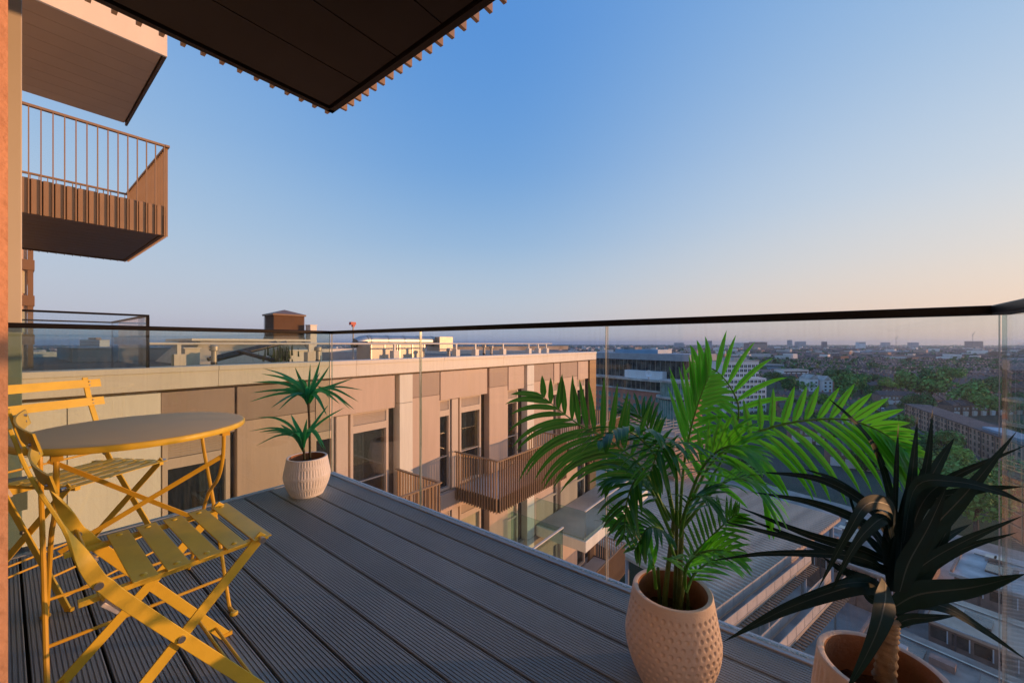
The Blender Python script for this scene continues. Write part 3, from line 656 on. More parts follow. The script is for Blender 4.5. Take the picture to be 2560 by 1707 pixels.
# ---------------------------------------------------------------- potted plants
def strap(pts, width, n=14, fold=.25, up=Vector((0,0,1)), tip=1.0, wave=0.0, prof=None, rib=0):
    path = crom(pts, n); b = MB(); base = None
    for i, p in enumerate(path):
        t = i/(n-1); tan = (path[min(i+1,n-1)]-path[max(i-1,0)]).normalized()
        s = tan.cross(up)
        if s.length < .05: s = base or tan.cross(Vector((1,0,0)))
        s.normalize()
        if base is not None and s.dot(base) < 0: s = -s
        base = s; nn = s.cross(tan).normalized()
        wd = width*(prof(t) if prof else (min(1, .45+t*2.2)*(1-t**3.2*tip)))
        wv = math.sin(t*9+width*400)*wave
        b.v += [tuple(p-s*wd/2+nn*(abs(fold)*wd*.5+wv)), tuple(p), tuple(p+s*wd/2+nn*(abs(fold)*wd*.5-wv))]
    for i in range(n-1):
        q = 3*i; b.f += [(q,q+3,q+4,q+1),(q+1,q+4,q+5,q+2)]; b.m += [0,0]
    if rib:
        o = len(b.v)
        for i in range(n):
            l, c, r_ = (Vector(b.v[3*i+k]) for k in range(3)); nn = (l+r_-c*2); nn = nn.normalized() if nn.length > 1e-7 else Vector((0,0,1))
            for sg in (1, -1): b.v += [tuple(c+(l-c)*rib+nn*.0005*sg), tuple(c+(r_-c)*rib+nn*.0005*sg)]
        for i in range(n-1):
            q = o+4*i
            for k in (0, 2): b.f.append((q+k, q+k+1, q+k+5, q+k+4)); b.m.append(1)
    return b
def pot(loc, prof_r, h, n, rows, disp, mt, parent, inner=.014, soil_z=.8):
    b = MB(); k = rows; prof = []
    for i in range(k+1): z = h*i/k; prof.append((prof_r(i/k), z))
    prof = [(.0001, 0)]+prof
    b.lathe(prof, n, (0,0,0), disp=lambda q, i, z: disp(q, z/h) if i > 0 else 0)
    rt = prof_r(1.0)
    b.lathe([(rt, h), (rt-.002, h+.0025), (rt-inner+.003, h+.0025), (rt-inner, h)], n)
    b.build('pot', mt, parent, smooth=50)
    MB().lathe([(rt-inner, h), (rt-inner-.002, h*.97), (prof_r(.6)-inner, h*.6), (prof_r(.45)-inner, h*.45)], 48).build('pot_lining', 'pot_inner', parent, smooth=50)
    s = MB(); m_ = 24
    for i in range(7):
        for j in range(m_): r = (prof_r(soil_z)-inner-.001)*i/6; q = 2*math.pi*j/m_; s.v.append((r*math.cos(q), r*math.sin(q), h*soil_z+rnd.uniform(-.006,.006)))
    for i in range(6):
        for j in range(m_): s.f.append((i*m_+j, i*m_+(j+1)%m_, (i+1)*m_+(j+1)%m_, (i+1)*m_+j)); s.m.append(0)
    s.build('soil', 'soil', parent, smooth=180)

# -- small dracaena in the cream pot (far deck corner)
L1 = P(768, 1233, 2.64); L1.z = .001
p1 = empty('potted_dracaena', L1, world=False); tag(p1, 'small dracaena in a ribbed cream pot at the far deck corner', 'potted plant', 'potted plants on the deck')
pr1 = lambda t: (.098+.045*math.sin(min(1, t*1.75)*math.pi/2)-.020*max(0, t-.55)/.45)*1.0
def d1(q, t):
    row = (t*3.6+.1) % 1.0
    if t < .08 or t > .97: return 0
    band = 1 if .09 < row < .91 else 0
    return (-.0024*min(1, 6*(row-.08), 6*(.92-row)) if band and (q*50/(2*math.pi)) % 1.0 < .40 else 0)
pot(L1, pr1, .245, 276, 60, d1, 'pot_cream', p1, soil_z=.78)
def rel(u, v, d, L): q = P(u, v, d)-L; return q
h1, h2 = rel(771, 1005, 2.64, L1), rel(757, 1118, 2.58, L1)
MB().tube(crom([rel(775, 1150, 2.64, L1)+Vector((0,0,-.04)), rel(774, 1075, 2.64, L1), h1], 8), [.008]*5+[.0075,.008,.010], 8).build('stem', 'stem_dark', p1, smooth=60)
MB().tube(crom([rel(762, 1150, 2.60, L1)+Vector((0,0,-.04)), rel(760, 1130, 2.59, L1), h2], 6), .008, 8).build('stem', 'stem_dark', p1, smooth=60)
ZV_ = Vector((0,0,1))
def drac(head, tips, d0):
    for (u, v, dd, lift, wd) in tips:
        t = rel(u, v, d0+dd, L1); mid = head*.45+t*.55+Vector((0,0,lift*1.15)); st = head+(t-head).normalized()*.004+Vector((0,0,rnd.uniform(-.03,.02)))
        q1 = head*.8+t*.2+Vector((0,0,lift*.9+.02))
        strap([st, q1, mid, t], wd*1.15, 14, .2, up=(ZV_*rnd.uniform(.3,1)-FW*rnd.uniform(.5,1)+RT*rnd.uniform(-.4,.4)).normalized(), prof=lambda x: min(1, .35+x*3)*(1-x**4)).build('leaf', 'drac_leaf', p1, smooth=180)
drac(h1, [(656,920,.1,.05,.019),(653,934,-.05,.05,.016),(631,955,.05,.05,.022),(627,982,-.1,.04,.018),(621,1005,.0,.045,.02),(676,1020,-.25,.05,.026),(695,1026,-.2,.05,.02),(737,917,.1,.01,.022),(776,908,.2,.01,.018),(801,899,.0,.0,.024),(825,913,.1,.01,.020),(884,945,.05,.02,.022),(909,975,.0,.05,.016),(897,1004,-.1,.07,.018),(887,1024,-.15,.07,.020),(878,1025,.1,.08,.018),(818,1040,-.2,.06,.022),(705,940,.2,.04,.02),(680,982,.2,.05,.018),(826,1000,.25,.08,.016),(800,930,.3,.02,.02),(860,965,.3,.03,.018),(740,950,-.25,.06,.022),(790,940,-.3,.03,.024),(720,960,.3,.06,.018),(850,1010,-.3,.06,.02)], 2.64)
drac(h2, [(640,1043,.0,.07,.016),(621,1078,.05,.06,.014),(646,1080,-.05,.05,.018),(664,1082,.1,.04,.014),(640,1114,-.05,.06,.018),(700,1060,.1,.02,.024),(727,1035,.15,.02,.026),(735,1048,-.1,.02,.024),(768,1045,.0,.01,.026),(822,1010,.1,.02,.020),(862,1018,.0,.04,.018),(808,1122,-.1,.09,.020),(815,1125,.1,.10,.018),(718,1095,-.2,.05,.016),(700,1085,.25,.05,.016),(780,1060,.25,.04,.02)], 2.60)

# -- areca palm in the dimpled pot
L2 = P(1680, 1690, 1.19); L2.z = .001
p2 = empty('potted_palm', L2); tag(p2, 'bright green areca palm in a dimpled terracotta pot by the glass', 'potted plant', 'potted plants on the deck')
H2 = .262
pr2 = lambda t: .098+.037*math.sin(min(1, t*2.1)*math.pi/2)-.023*max(0, t-.52)/.48
def d2(q, t):
    if t < .05 or t > .93: return 0
    n = 38; r = t*13; k = int(r); a = q*n/(2*math.pi)+(.5 if k % 2 else 0)
    fx, fy = (a % 1.0)-.5, (r % 1.0)-.5
    dd = math.hypot(fx*1.05, fy)
    return -.0042*max(0, 1-(dd/.33)**2)
pot(L2, pr2, H2, 528, 150, d2, 'pot_terra', p2, soil_z=.62)
NPART = [0]
def frond(parent, pts, L0, wd, n, N, droop, mt, a0=65, a1=22, both=(1,1), indiv=True, lmul=(1,1), lift=0.15, curl=0, dmul=(1,1), aoff=(0,0), tmin=.20):
    f = empty('frond', (0,0,0)); f.parent = parent
    path = crom(pts, 26); MB().tube(path, [.0042*(1-i/26)+.0011 for i in range(26)], 6).build('rachis', 'rachis', f, smooth=60)
    rest = MB(); N = Vector(N).normalized()
    n = round(n*1.15); wd = wd*.86
    for i in range(n):
        t = tmin+(.99-tmin)*i/(n-1); k = t*25; k0 = min(int(k), 24); p = path[k0].lerp(path[k0+1], k-k0); T = (path[k0+1]-path[max(k0-1,0)]).normalized()
        S = T.cross(N).normalized()
        for si, sg in enumerate((-1, 1)):
            if not both[si]: continue
            tt = t+rnd.uniform(-.01,.01)
            ang = R(a0+aoff[si]+(a1-a0)*tt**1.3+rnd.uniform(-5,5)); ln = L0*lmul[si]*(.35+.65*math.sin(math.pi*min(1,max(.0,(tt-.12)/.88*.88+.12))))*rnd.uniform(.9,1.08)
            dr = (T*math.cos(ang)+S*(sg*math.sin(ang))+N*lift).normalized(); q = p.copy(); lp = [q.copy()]; stp = ln/7
            for j in range(7):
                dr = (dr+Vector((0,0,-1))*(droop*dmul[si]*(.35+.25*j)*stp*6)+(-N*curl*stp*j)).normalized(); q = q+dr*stp; lp.append(q.copy())
            lf = strap(lp, wd*rnd.uniform(.9,1.1), 9, .22, up=N if abs(dr.dot(N)) < .93 else S, prof=lambda x: min(1, .3+x*3.2)*(1-x**3.2)+.03, rib=.09)
            if indiv and NPART[0] < 298: lf.build('leaflet', [mt, 'midrib'], f, smooth=180); NPART[0] += 1
            else:
                o_ = len(rest.v); rest.v += lf.v; rest.f += [tuple(i_+o_ for i_ in fc) for fc in lf.f]; rest.m += lf.m
    if rest.f: tag(rest.build('leaflets', [mt, 'midrib'], f, smooth=180), kind='stuff')
    return f
def pp(*a): return [P(u, v, d)-L2 for u, v, d in a]
toC = -FW+Vector((0,0,.35)); UP = Vector((0,0,1)); DK = 'palm_leaf_dark'; BR = 'palm_leaf'
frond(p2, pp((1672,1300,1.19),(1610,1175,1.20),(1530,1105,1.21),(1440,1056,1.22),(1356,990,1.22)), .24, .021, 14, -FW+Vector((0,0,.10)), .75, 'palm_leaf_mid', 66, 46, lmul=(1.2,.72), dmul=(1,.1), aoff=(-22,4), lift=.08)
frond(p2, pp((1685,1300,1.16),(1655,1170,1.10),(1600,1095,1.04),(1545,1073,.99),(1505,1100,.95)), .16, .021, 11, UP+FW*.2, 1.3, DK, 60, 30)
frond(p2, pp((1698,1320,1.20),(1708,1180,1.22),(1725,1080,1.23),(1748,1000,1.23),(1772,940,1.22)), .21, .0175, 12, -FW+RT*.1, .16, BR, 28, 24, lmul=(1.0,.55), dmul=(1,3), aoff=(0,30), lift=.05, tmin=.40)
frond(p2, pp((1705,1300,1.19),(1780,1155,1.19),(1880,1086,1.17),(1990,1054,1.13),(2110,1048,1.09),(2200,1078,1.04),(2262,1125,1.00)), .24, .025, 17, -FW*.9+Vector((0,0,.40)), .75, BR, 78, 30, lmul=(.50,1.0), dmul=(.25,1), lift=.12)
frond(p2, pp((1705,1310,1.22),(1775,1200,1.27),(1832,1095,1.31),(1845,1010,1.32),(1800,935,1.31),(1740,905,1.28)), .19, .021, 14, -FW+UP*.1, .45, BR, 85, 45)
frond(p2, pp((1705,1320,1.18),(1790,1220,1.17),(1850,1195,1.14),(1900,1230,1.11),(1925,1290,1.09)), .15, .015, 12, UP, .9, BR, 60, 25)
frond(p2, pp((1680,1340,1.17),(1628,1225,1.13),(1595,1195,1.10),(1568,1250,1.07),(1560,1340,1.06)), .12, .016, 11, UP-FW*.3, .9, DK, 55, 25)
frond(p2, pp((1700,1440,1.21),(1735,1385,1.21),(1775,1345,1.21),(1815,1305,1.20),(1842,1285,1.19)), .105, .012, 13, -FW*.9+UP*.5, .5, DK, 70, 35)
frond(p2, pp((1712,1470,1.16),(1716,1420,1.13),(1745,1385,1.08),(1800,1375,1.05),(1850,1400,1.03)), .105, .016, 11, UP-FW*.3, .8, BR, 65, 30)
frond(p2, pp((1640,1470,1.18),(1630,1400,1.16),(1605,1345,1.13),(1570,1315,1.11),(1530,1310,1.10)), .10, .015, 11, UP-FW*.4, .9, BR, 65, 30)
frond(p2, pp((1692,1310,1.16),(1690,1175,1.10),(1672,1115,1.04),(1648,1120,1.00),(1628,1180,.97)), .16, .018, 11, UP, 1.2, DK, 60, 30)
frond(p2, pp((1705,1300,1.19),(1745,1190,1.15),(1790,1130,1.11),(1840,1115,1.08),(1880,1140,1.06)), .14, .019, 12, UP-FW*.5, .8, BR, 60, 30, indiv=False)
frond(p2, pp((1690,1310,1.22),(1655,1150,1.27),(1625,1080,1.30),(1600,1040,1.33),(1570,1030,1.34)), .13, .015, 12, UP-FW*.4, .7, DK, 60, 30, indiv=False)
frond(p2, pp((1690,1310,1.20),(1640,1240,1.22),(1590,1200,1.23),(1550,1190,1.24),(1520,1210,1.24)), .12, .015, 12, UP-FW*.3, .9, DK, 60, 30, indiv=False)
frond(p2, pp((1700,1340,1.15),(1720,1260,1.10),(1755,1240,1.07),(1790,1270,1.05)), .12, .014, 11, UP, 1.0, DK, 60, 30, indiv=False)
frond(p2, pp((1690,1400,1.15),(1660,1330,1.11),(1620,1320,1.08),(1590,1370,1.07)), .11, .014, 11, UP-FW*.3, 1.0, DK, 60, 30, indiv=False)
frond(p2, pp((1715,1480,1.17),(1740,1430,1.19),(1790,1400,1.21),(1840,1420,1.22)), .09, .013, 10, UP-FW*.3, .8, BR, 60, 30, indiv=False)
for bx, byy, (tu, tv, td), r in ((-.02,.0,(1685,1300,1.18),.0085), (.015,.02,(1705,1300,1.20),.009), (-.045,.02,(1645,1420,1.18),.006), (.03,-.015,(1712,1440,1.16),.006), (.0,.035,(1692,1310,1.22),.007), (.04,.02,(1702,1430,1.21),.005)):
    MB().tube(crom([Vector((bx*.9,byy*.9,H2*.60)), Vector((bx,byy,H2*.9)), P(tu,tv,td)-L2], 10), [r*(1.1-.04*i) for i in range(10)], 10).build('stem', 'cane', p2, smooth=60)

# -- yucca at the right-hand corner
L3 = P(2205, 1790, .90); L3.z = .001
p3 = empty('potted_yucca', L3); tag(p3, 'dark broad leaved yucca in a fluted terracotta pot at the right corner', 'potted plant', 'potted plants on the deck')
pr3 = lambda t: .088+.042*math.sin(min(1, t*1.5)*math.pi/2)-.012*max(0, t-.6)/.4
pot(L3, pr3, .262, 240, 30, lambda q, t: -.0022 if (q*40/(2*math.pi)) % 1 < .4 and .06 < t < .93 else 0, 'pot_terra', p3, soil_z=.62)
tr = [P(2205,1790,.90)-L3+Vector((0,0,.10)), P(2212,1690,.895)-L3, P(2218,1600,.89)-L3, P(2222,1545,.89)-L3]
b = MB(); pth = crom(tr, 44); b.tube(pth, [.0185+(.0022 if i % 3 == 0 else -.0006) for i in range(44)], 14); b.build('trunk', 'trunk_yucca', p3, smooth=60)
R6 = lambda x, y, d: P(1780+x/2.218, 1000+y/2.218, d)-L3
YW = [  # leaf centre lines: crop pixels of the plant + depth, width in metres
 ([(1040,1040,.90),(1060,820,.90),(1100,500,.90),(1142,70,.91)], .046), ([(1060,1000,.91),(1130,650,.93),(1195,330,.95),(1226,20,.96)], .030),
 ([(1000,900,.93),(1015,560,.95),(1025,300,.97),(1036,80,.98)], .016), ([(1060,900,.96),(1130,600,.99),(1250,360,1.01),(1346,205,1.02)], .044),
 ([(1030,1020,.89),(1200,740,.87),(1420,500,.86),(1692,170,.85)], .052), ([(1060,900,.92),(1160,580,.92),(1330,430,.91),(1740,250,.88)], .036),
 ([(1060,800,.90),(1130,480,.88),(1350,452,.86),(1580,505,.84),(1735,572,.82)], .034), ([(1060,850,.93),(1150,590,.93),(1450,500,.90),(1735,478,.86)], .034),
 ([(1030,1090,.90),(1150,930,.89),(1400,780,.88),(1735,635,.86)], .034), ([(1050,1090,.93),(1180,950,.94),(1400,820,.93),(1700,730,.90)], .028),
 ([(1000,1150,.89),(1150,1075,.87),(1450,1035,.84),(1745,960,.80)], .062), ([(1010,1180,.90),(1120,1120,.90),(1300,1150,.89),(1500,1270,.88),(1745,1440,.86)], .034),
 ([(1000,1260,.89),(1080,1215,.88),(1200,1205,.87),(1360,1193,.86)], .028), ([(960,1010,.86),(960,1100,.80),(925,1250,.77),(850,1420,.765),(745,1610,.77)], .050),
 ([(960,1080,.90),(860,1020,.90),(740,1040,.90),(400,1160,.90),(62,1338,.91)], .052), ([(950,950,.91),(870,890,.92),(700,855,.94),(300,850,.97),(-25,892,1.0)], .026),
 ([(1010,700,.88),(990,590,.84),(860,575,.81),(750,740,.79),(585,1050,.79)], .036), ([(1000,760,.89),(960,650,.86),(850,730,.84),(760,860,.83),(662,1055,.83)], .032),
 ([(1000,800,.94),(880,600,.98),(600,440,1.03),(240,395,1.08)], .034), ([(980,850,.95),(850,690,.99),(560,570,1.03),(200,505,1.07)], .032),
 ([(980,900,.94),(820,830,.98),(520,740,1.02),(98,572,1.08)], .032), ([(970,960,.95),(800,880,.99),(520,780,1.03),(128,634,1.08)], .024),
 ([(980,940,.93),(780,880,.95),(450,770,.99),(15,660,1.04)], .028), ([(1000,800,.97),(985,520,1.0),(900,260,1.02),(770,100,1.03),(652,-5,1.04)], .024),
 ([(1000,760,.98),(880,590,1.01),(700,450,1.04),(510,380,1.06)], .024), ([(1020,1040,.95),(1130,900,.98),(1300,760,1.0),(1446,680,1.01)], .030),
 ([(960,1060,.88),(880,1010,.86),(720,1020,.85),(515,1082,.86)], .024), ([(990,900,.95),(900,800,.98),(820,700,1.0),(740,460,1.02)], .024),
 ([(960,1050,.93),(860,1000,.95),(720,940,.96),(600,860,.97)], .030), ([(970,1120,.92),(880,1100,.93),(820,1030,.94),(700,900,.95)], .024),
 ([(1030,1000,.92),(1090,760,.93),(1130,560,.94),(1160,380,.95)], .042), ([(1010,1000,.91),(1020,760,.91),(1000,600,.92),(960,480,.92)], .040), ([(1050,1060,.91),(1180,840,.91),(1300,640,.91),(1420,480,.90)], .046),
 ([(1040,1060,.88),(1090,900,.87),(1200,700,.86),(1300,480,.86)], .060), ([(1020,1060,.90),(1040,880,.90),(1060,680,.90),(1075,480,.91)], .060), ([(1030,1060,.92),(1120,880,.93),(1240,700,.93),(1380,560,.93)], .056),
 ([(1000,1060,.93),(990,880,.94),(980,740,.95),(1010,560,.96)], .050), ([(1060,1080,.90),(1160,960,.90),(1260,800,.90),(1340,650,.90)], .050)]
for pts, wd in YW:
    strap([R6(*a) for a in pts], wd*.92, 24, .10, up=-FW+Vector((0,0,.5)), prof=lambda x: min(1, .5+x*1.6)*(1-x**2.1)+.006, wave=.0012, rib=.06).build('leaf', ['yucca_leaf', 'yucca_rib'], p3, smooth=180)

# ---------------------------------------------------------------- near townscape (below and beyond the glass)
E1 = Vector((.292, .956, 0)); E2 = Vector((-.956, .292, 0)); ZV = Vector((0,0,1))
def frame_pt(o, a, b, z): return Vector((o[0], o[1], 0))+E1*a+E2*b+Vector((0,0,z))
# corrugated canopy
co = (-8.6, 50.0); cz = -29.0
cn = empty('station_canopy', (co[0], co[1], GZ), world=True); tag(cn, 'large ribbed corrugated canopy roof beyond the palm', 'canopy')
MB().obox(frame_pt(co, 20, 22, cz-.2), E1*20, E2*22, ZV*.2).build('roof_deck', 'corrugated', cn)
rm = MB().add([p for a in (-22, 22) for p in (E2*a-E1*.34, E2*a-E1*.16+ZV*.32, E2*a+E1*.16+ZV*.32, E2*a+E1*.34)], [(0,1,5,4),(1,2,6,5),(2,3,7,6),(0,3,2,1),(4,5,6,7)]).mesh('roof_rib', 'corrugated')
for k in range(48): winst('roof_rib', rm, cn, frame_pt(co, .4+k*.83, 22, cz))
for a in (1, 14, 27, 39):
    for b in (1, 14, 28, 42): MB().tube([frame_pt(co, a, b, GZ), frame_pt(co, a, b, cz-.4)], .3, 8).build('column', 'concrete', cn)
# stepped gangways with screens along the canopy edge
def gangway(off, a0, a1, z, lb, wdt=1.5):
    o0 = frame_pt(co, (a0+a1)/2, off, z); g = empty('gangway', (o0.x, o0.y, z), world=True); tag(g, lb, 'gangway', 'screened gangways beside the canopy')
    MB().obox(frame_pt(co, (a0+a1)/2, off-wdt/2, z-.1), E1*((a1-a0)/2), E2*(wdt/2), ZV*.1).build('walkway', 'roof_grey', g)
    n = int((a1-a0)/2.2)
    for sd, of in ((0, off), (1, off-wdt)):
        MB().bar(frame_pt(co, a0, of, z+1.45), frame_pt(co, a1, of, z+1.45), .06, .06).build('top_rail', 'scaffold', g)
        MB().bar(frame_pt(co, a0, of, z+.12), frame_pt(co, a1, of, z+.12), .08, .34).build('toe_board', 'scaffold', g)
        for k in range(n+1):
            a = a0+(a1-a0)*k/n; MB().bar(frame_pt(co, a, of, z), frame_pt(co, a, of, z+1.5), .05, .05).build('post', 'steel', g)
            if k < n:
                b = a0+(a1-a0)*(k+1)/n
                MB().obox((frame_pt(co, a, of, 0)+frame_pt(co, b, of, 0))/2+ZV*(z+.86), E1*((b-a)/2-.04), E2*.012, ZV*.54).build('screen_panel', 'mesh_screen', g)
    jm = MB().obox((0,0,0), E1*.09, E2*1.25, ZV*.09).mesh('joist', 'bronze')
    k = 0
    while a0+.4+k*.62 < a1: winst('joist', jm, g, frame_pt(co, a0+.4+k*.62, off-wdt/2-.4, z-.32)); k += 1
    for a in (a0+1, (a0+a1)/2, a1-1): MB().tube([frame_pt(co, a, off-wdt/2, GZ), frame_pt(co, a, off-wdt/2, z-.45)], .12, 6).build('support', 'steel', g)
gangway(-.6, -8, 20, -29.2, 'gangway with pale screens nearest the canopy edge')
gangway(-4.6, -8, 19, -30.2, 'middle gangway with pale screens beside the canopy')
gangway(-8.4, -8, 7, -31.2, 'short gangway with pale screens furthest from the canopy')
# flat-roofed brick sheds with strip windows
def shed(name, a, b, L, D, h, lb, rot=E2, roof='roof_grey', nw=14, wall='brick_brown', skirt=True):
    o = Vector((a, b, 0)); ex = -rot; ey = Vector((-ex.y, ex.x, 0)); s = empty(name, (a, b, GZ), world=True); tag(s, lb, 'shed')
    c = o+ex*(L/2)+ey*(D/2)
    MB().obox(c+ZV*(GZ+h/2), ex*(L/2), ey*(D/2), ZV*(h/2)).build('wall', wall, s)
    MB().obox(c+ZV*(GZ+h+.15), ex*(L/2+.5), ey*(D/2+.5), ZV*.15).build('roof', roof, s)
    MB().obox(c-ey*(D/2+.45)+ZV*(GZ+h+.40), ex*(L/2+.5), ey*.08, ZV*.10).build('roof_edge', 'roof_light', s)
    for k in range(nw):
        x = L*(k+.5)/nw; w2 = L/nw*.40; p = o+ex*x-ey*.03+ZV*(GZ+h-1.25)
        w_ = MB().obox(p, ex*w2, ey*.03, ZV*.75).build('window', 'city_glass', s)
        MB().obox(p-ey*.04+ex*w2, ex*.06, ey*.03, ZV*.85).build('mullion', 'office_white', w_)
    for k in range(int(L/7)): MB().obox(o+ex*(4+k*7)+ey*(D*.5)+ZV*(GZ+h+.45), ex*1.3, ey*(D*.16), ZV*.16).build('rooflight', 'city_glass', s)
    MB().obox(c+ey*(D*.32)+ZV*(GZ+h+.42), ex*(L/2-1), ey*.12, ZV*.12).build('roof_pipe', 'steel', s)
    for k in range(int(L/5)): MB().obox(o+ex*(2.5+k*5)-ey*.12+ZV*(GZ+h*.5), ex*.08, ey*.08, ZV*(h*.5-.1)).build('downpipe', 'slate', s)
    if skirt:
        for k in range(9): x = rnd.uniform(.04,.96)*L; y = rnd.uniform(.3,.8)*D; q = o+ex*x+ey*y; MB().obox(q+ZV*(GZ+h+.7), ex*rnd.uniform(.3,1.1), ey*rnd.uniform(.3,.9), ZV*.4).build('roof_unit', rnd.choice(('roof_light', 'roof_felt', 'brick_brown', 'steel')), s)
        for sg in (-1, 1): MB().obox(c+ex*(sg*(L/2+.3))+ZV*(GZ+h+.5), ex*.15, ey*(D/2), ZV*.25).build('parapet', 'brick_brown', s)
    return s
shed('platform_shed', 4, 66.5, 50, 8, 6.5, 'long flat roofed brick shed nearest, below the yucca', nw=30, roof='roof_felt')
shed('platform_shed', 12, 78, 55, 9, 7, 'flat roofed brick shed, second row behind the yucca', nw=28, roof='corrugated')
shed('platform_shed', 17, 92, 26, 14, 8.5, 'grey roofed pavilion with tall white framed windows', nw=8, roof='roof_light')
shed('platform_shed', -2, 92, 14, 26, 6.5, 'low grey roofed annex right of the corrugated canopy', nw=8)
shed('platform_shed', -3, 57, 12, 5, 5.5, 'small brick shed between gangways and near shed', nw=7)
MB_track = empty('railway_track', (30, 60, GZ), world=True); tag(MB_track, 'railway tracks beside the brick sheds', kind='structure')
for k in range(5):
    c = Vector((8, 58, 0))+E1*(k*4.0)
    for r_ in (-.75, .75): MB().bar(c+E2*(-60)+E1*r_+ZV*(GZ+.12), c+E2*(10)+E1*r_+ZV*(GZ+.12), .10, .16).build('rail', 'steel', MB_track)
MB().obox(Vector((0,0,0))+frame_pt((12,70), 0, -30, GZ+.004), E1*45, E2*60, ZV*.004).build('yard', 'paving').__setitem__('kind', 'structure')
MB().obox(frame_pt((16,118), 0, 10, GZ+.012), E1*22, E2*45, ZV*.004).build('plaza', 'paving').__setitem__('kind', 'structure')
ac = P(2052, 1318, 92); a_ = empty('roof_chiller', (ac.x, ac.y, ac.z), world=True); tag(a_, 'white boxy chiller unit standing on the annex roof', 'chiller')
ac = Vector((-1.5, 103, GZ+6.8)); ORG[a_.name] = {'org': tuple(ac)}; a_.location = ac
MB().box(ac.x-1.6, ac.x+1.6, ac.y-1.2, ac.y+1.2, ac.z+.25, ac.z+2.6).build('casing', 'office_white', a_); MB().lathe([(.85,0),(.85,.25),(.7,.25),(.7,.1)], 18, (ac.x, ac.y, ac.z+2.6)).build('fan_ring', 'roof_grey', a_)
MB().box(ac.x-1.5, ac.x+1.5, ac.y-1.1, ac.y+1.1, ac.z, ac.z+.25).build('plinth', 'concrete', a_)
# people on the plaza
def person(loc, rz, lb, top):
    me = bpy.data.meshes.new('person')
    vs = [(0,0,.92),(0,0,1.15),(0,.01,1.42),(0,.02,1.52),(0,.03,1.66),(-.10,0,.90),(-.11,.10,.50),(-.11,.06,.06),(-.11,.16,.03),(.10,0,.90),(.11,-.06,.48),(.11,-.22,.08),(.11,-.12,.03),(-.20,.0,1.40),(-.25,-.06,1.12),(-.25,.04,.88),(.20,0,1.40),(.25,.05,1.12),(.25,.16,.90),(0,.04,1.74)]
    es = [(0,1),(1,2),(2,3),(3,4),(4,19),(0,5),(5,6),(6,7),(7,8),(0,9),(9,10),(10,11),(11,12),(2,13),(13,14),(14,15),(2,16),(16,17),(17,18)]
    me.from_pydata(vs, es, []); o = bpy.data.objects.new('person', me); COL.objects.link(o); me.materials.append(M[top])
    m = o.modifiers.new('skin', 'SKIN'); rr = [.15,.16,.17,.06,.10,.10,.075,.05,.05,.10,.075,.05,.05,.07,.05,.04,.07,.05,.04,.07]
    for i, v in enumerate(me.skin_vertices[0].data): v.radius = (rr[i], rr[i]*.8); v.use_root = (i == 0)
    o.modifiers.new('sub', 'SUBSURF').levels = 1; o.location = loc; o.rotation_euler = (0,0,rz); tag(o, lb, 'person')
def gp(u, d): p = P(u, 0, d); p.z = GZ; return p
for u, d, t, lb in ((1985, 106, 'cloth_dark', 'tiny figure in dark clothes walking alone on the plaza'), (2009, 148, 'cloth_red', 'tiny figure in red by the teal hoarding'), (2018, 150, 'cloth_dark', 'tiny dark figure beside the one in red')):
    p = gp(u, d); p.z = GZ+.02; person(p, rnd.uniform(0,6), lb, t)
th = empty('hoarding', tuple(gp(2030, 150)), world=True); tag(th, 'teal site hoarding along the path below the trees', 'hoarding')
a, b = gp(1925, 172), gp(2075, 132)
for k in range(14):
    q0, q1 = a.lerp(b, k/14), a.lerp(b, (k+1)/14); MB().bar(q0+ZV*1.1, q1.lerp(q0, .03)+ZV*1.1, .08, 2.2).build('panel', 'teal_hoarding', th)

# trees
def crown_mesh(seed, mt, n=1500, leaf=.085, lobes=9):
    r = random.Random(seed); b = MB(); lb = [(Vector((r.gauss(0,.34), r.gauss(0,.34), r.uniform(-.35,.45))), r.uniform(.38,.60)) for _ in range(lobes)]
    for k in range(n):
        c, rad = lb[r.randrange(lobes)]
        d = Vector((r.gauss(0,1), r.gauss(0,1), r.gauss(0,1))).normalized()*(rad*(r.random()**.25)); p = c+d*Vector((1,1,.85)).x
        nrm = (d.normalized()+Vector((r.gauss(0,.6), r.gauss(0,.6), r.gauss(.2,.6)))).normalized(); t1 = nrm.orthogonal().normalized(); t2 = nrm.cross(t1); s1 = leaf*r.uniform(.6,1.5); s2 = leaf*r.uniform(.5,1.1)
        b.add([p-t1*s1, p-t2*s2, p+t1*s1, p+t2*s2], [(0,1,2,3)])
    return b.mesh('crown', mt)
CR = {m: [crown_mesh(i*7+j, m) for i in range(3)] for j, m in enumerate(('foliage', 'foliage_dark', 'foliage_lime'))}
big = [crown_mesh(90+i, 'foliage', 4200, .055, 12) for i in range(2)]
def tree(loc, r, h, mt, lb, grp='trees beyond the railway', mesh=None):
    t = empty('broadleaf_tree', loc, rnd.uniform(0, 6.28)); tag(t, lb, 'tree', grp)
    cr = inst('crown', mesh or rnd.choice(CR[mt]), t, (0,0,h-r*.85), 0, (r*1.05, r*1.05, r*.95))
    b = MB(); b.tube([(0,0,0),(.1,0,h*.25),(0,.1,h-r*.7)], [r*.07, r*.05, r*.03], 7)
    for k in range(4): q = k*1.57+.4; b.tube([(0,0,h*.3),(math.cos(q)*r*.3,math.sin(q)*r*.3,h*.55),(math.cos(q)*r*.55,math.sin(q)*r*.55,h*.72)], [r*.03,r*.02,r*.01], 5)
    b.build('trunk', 'bark', t)
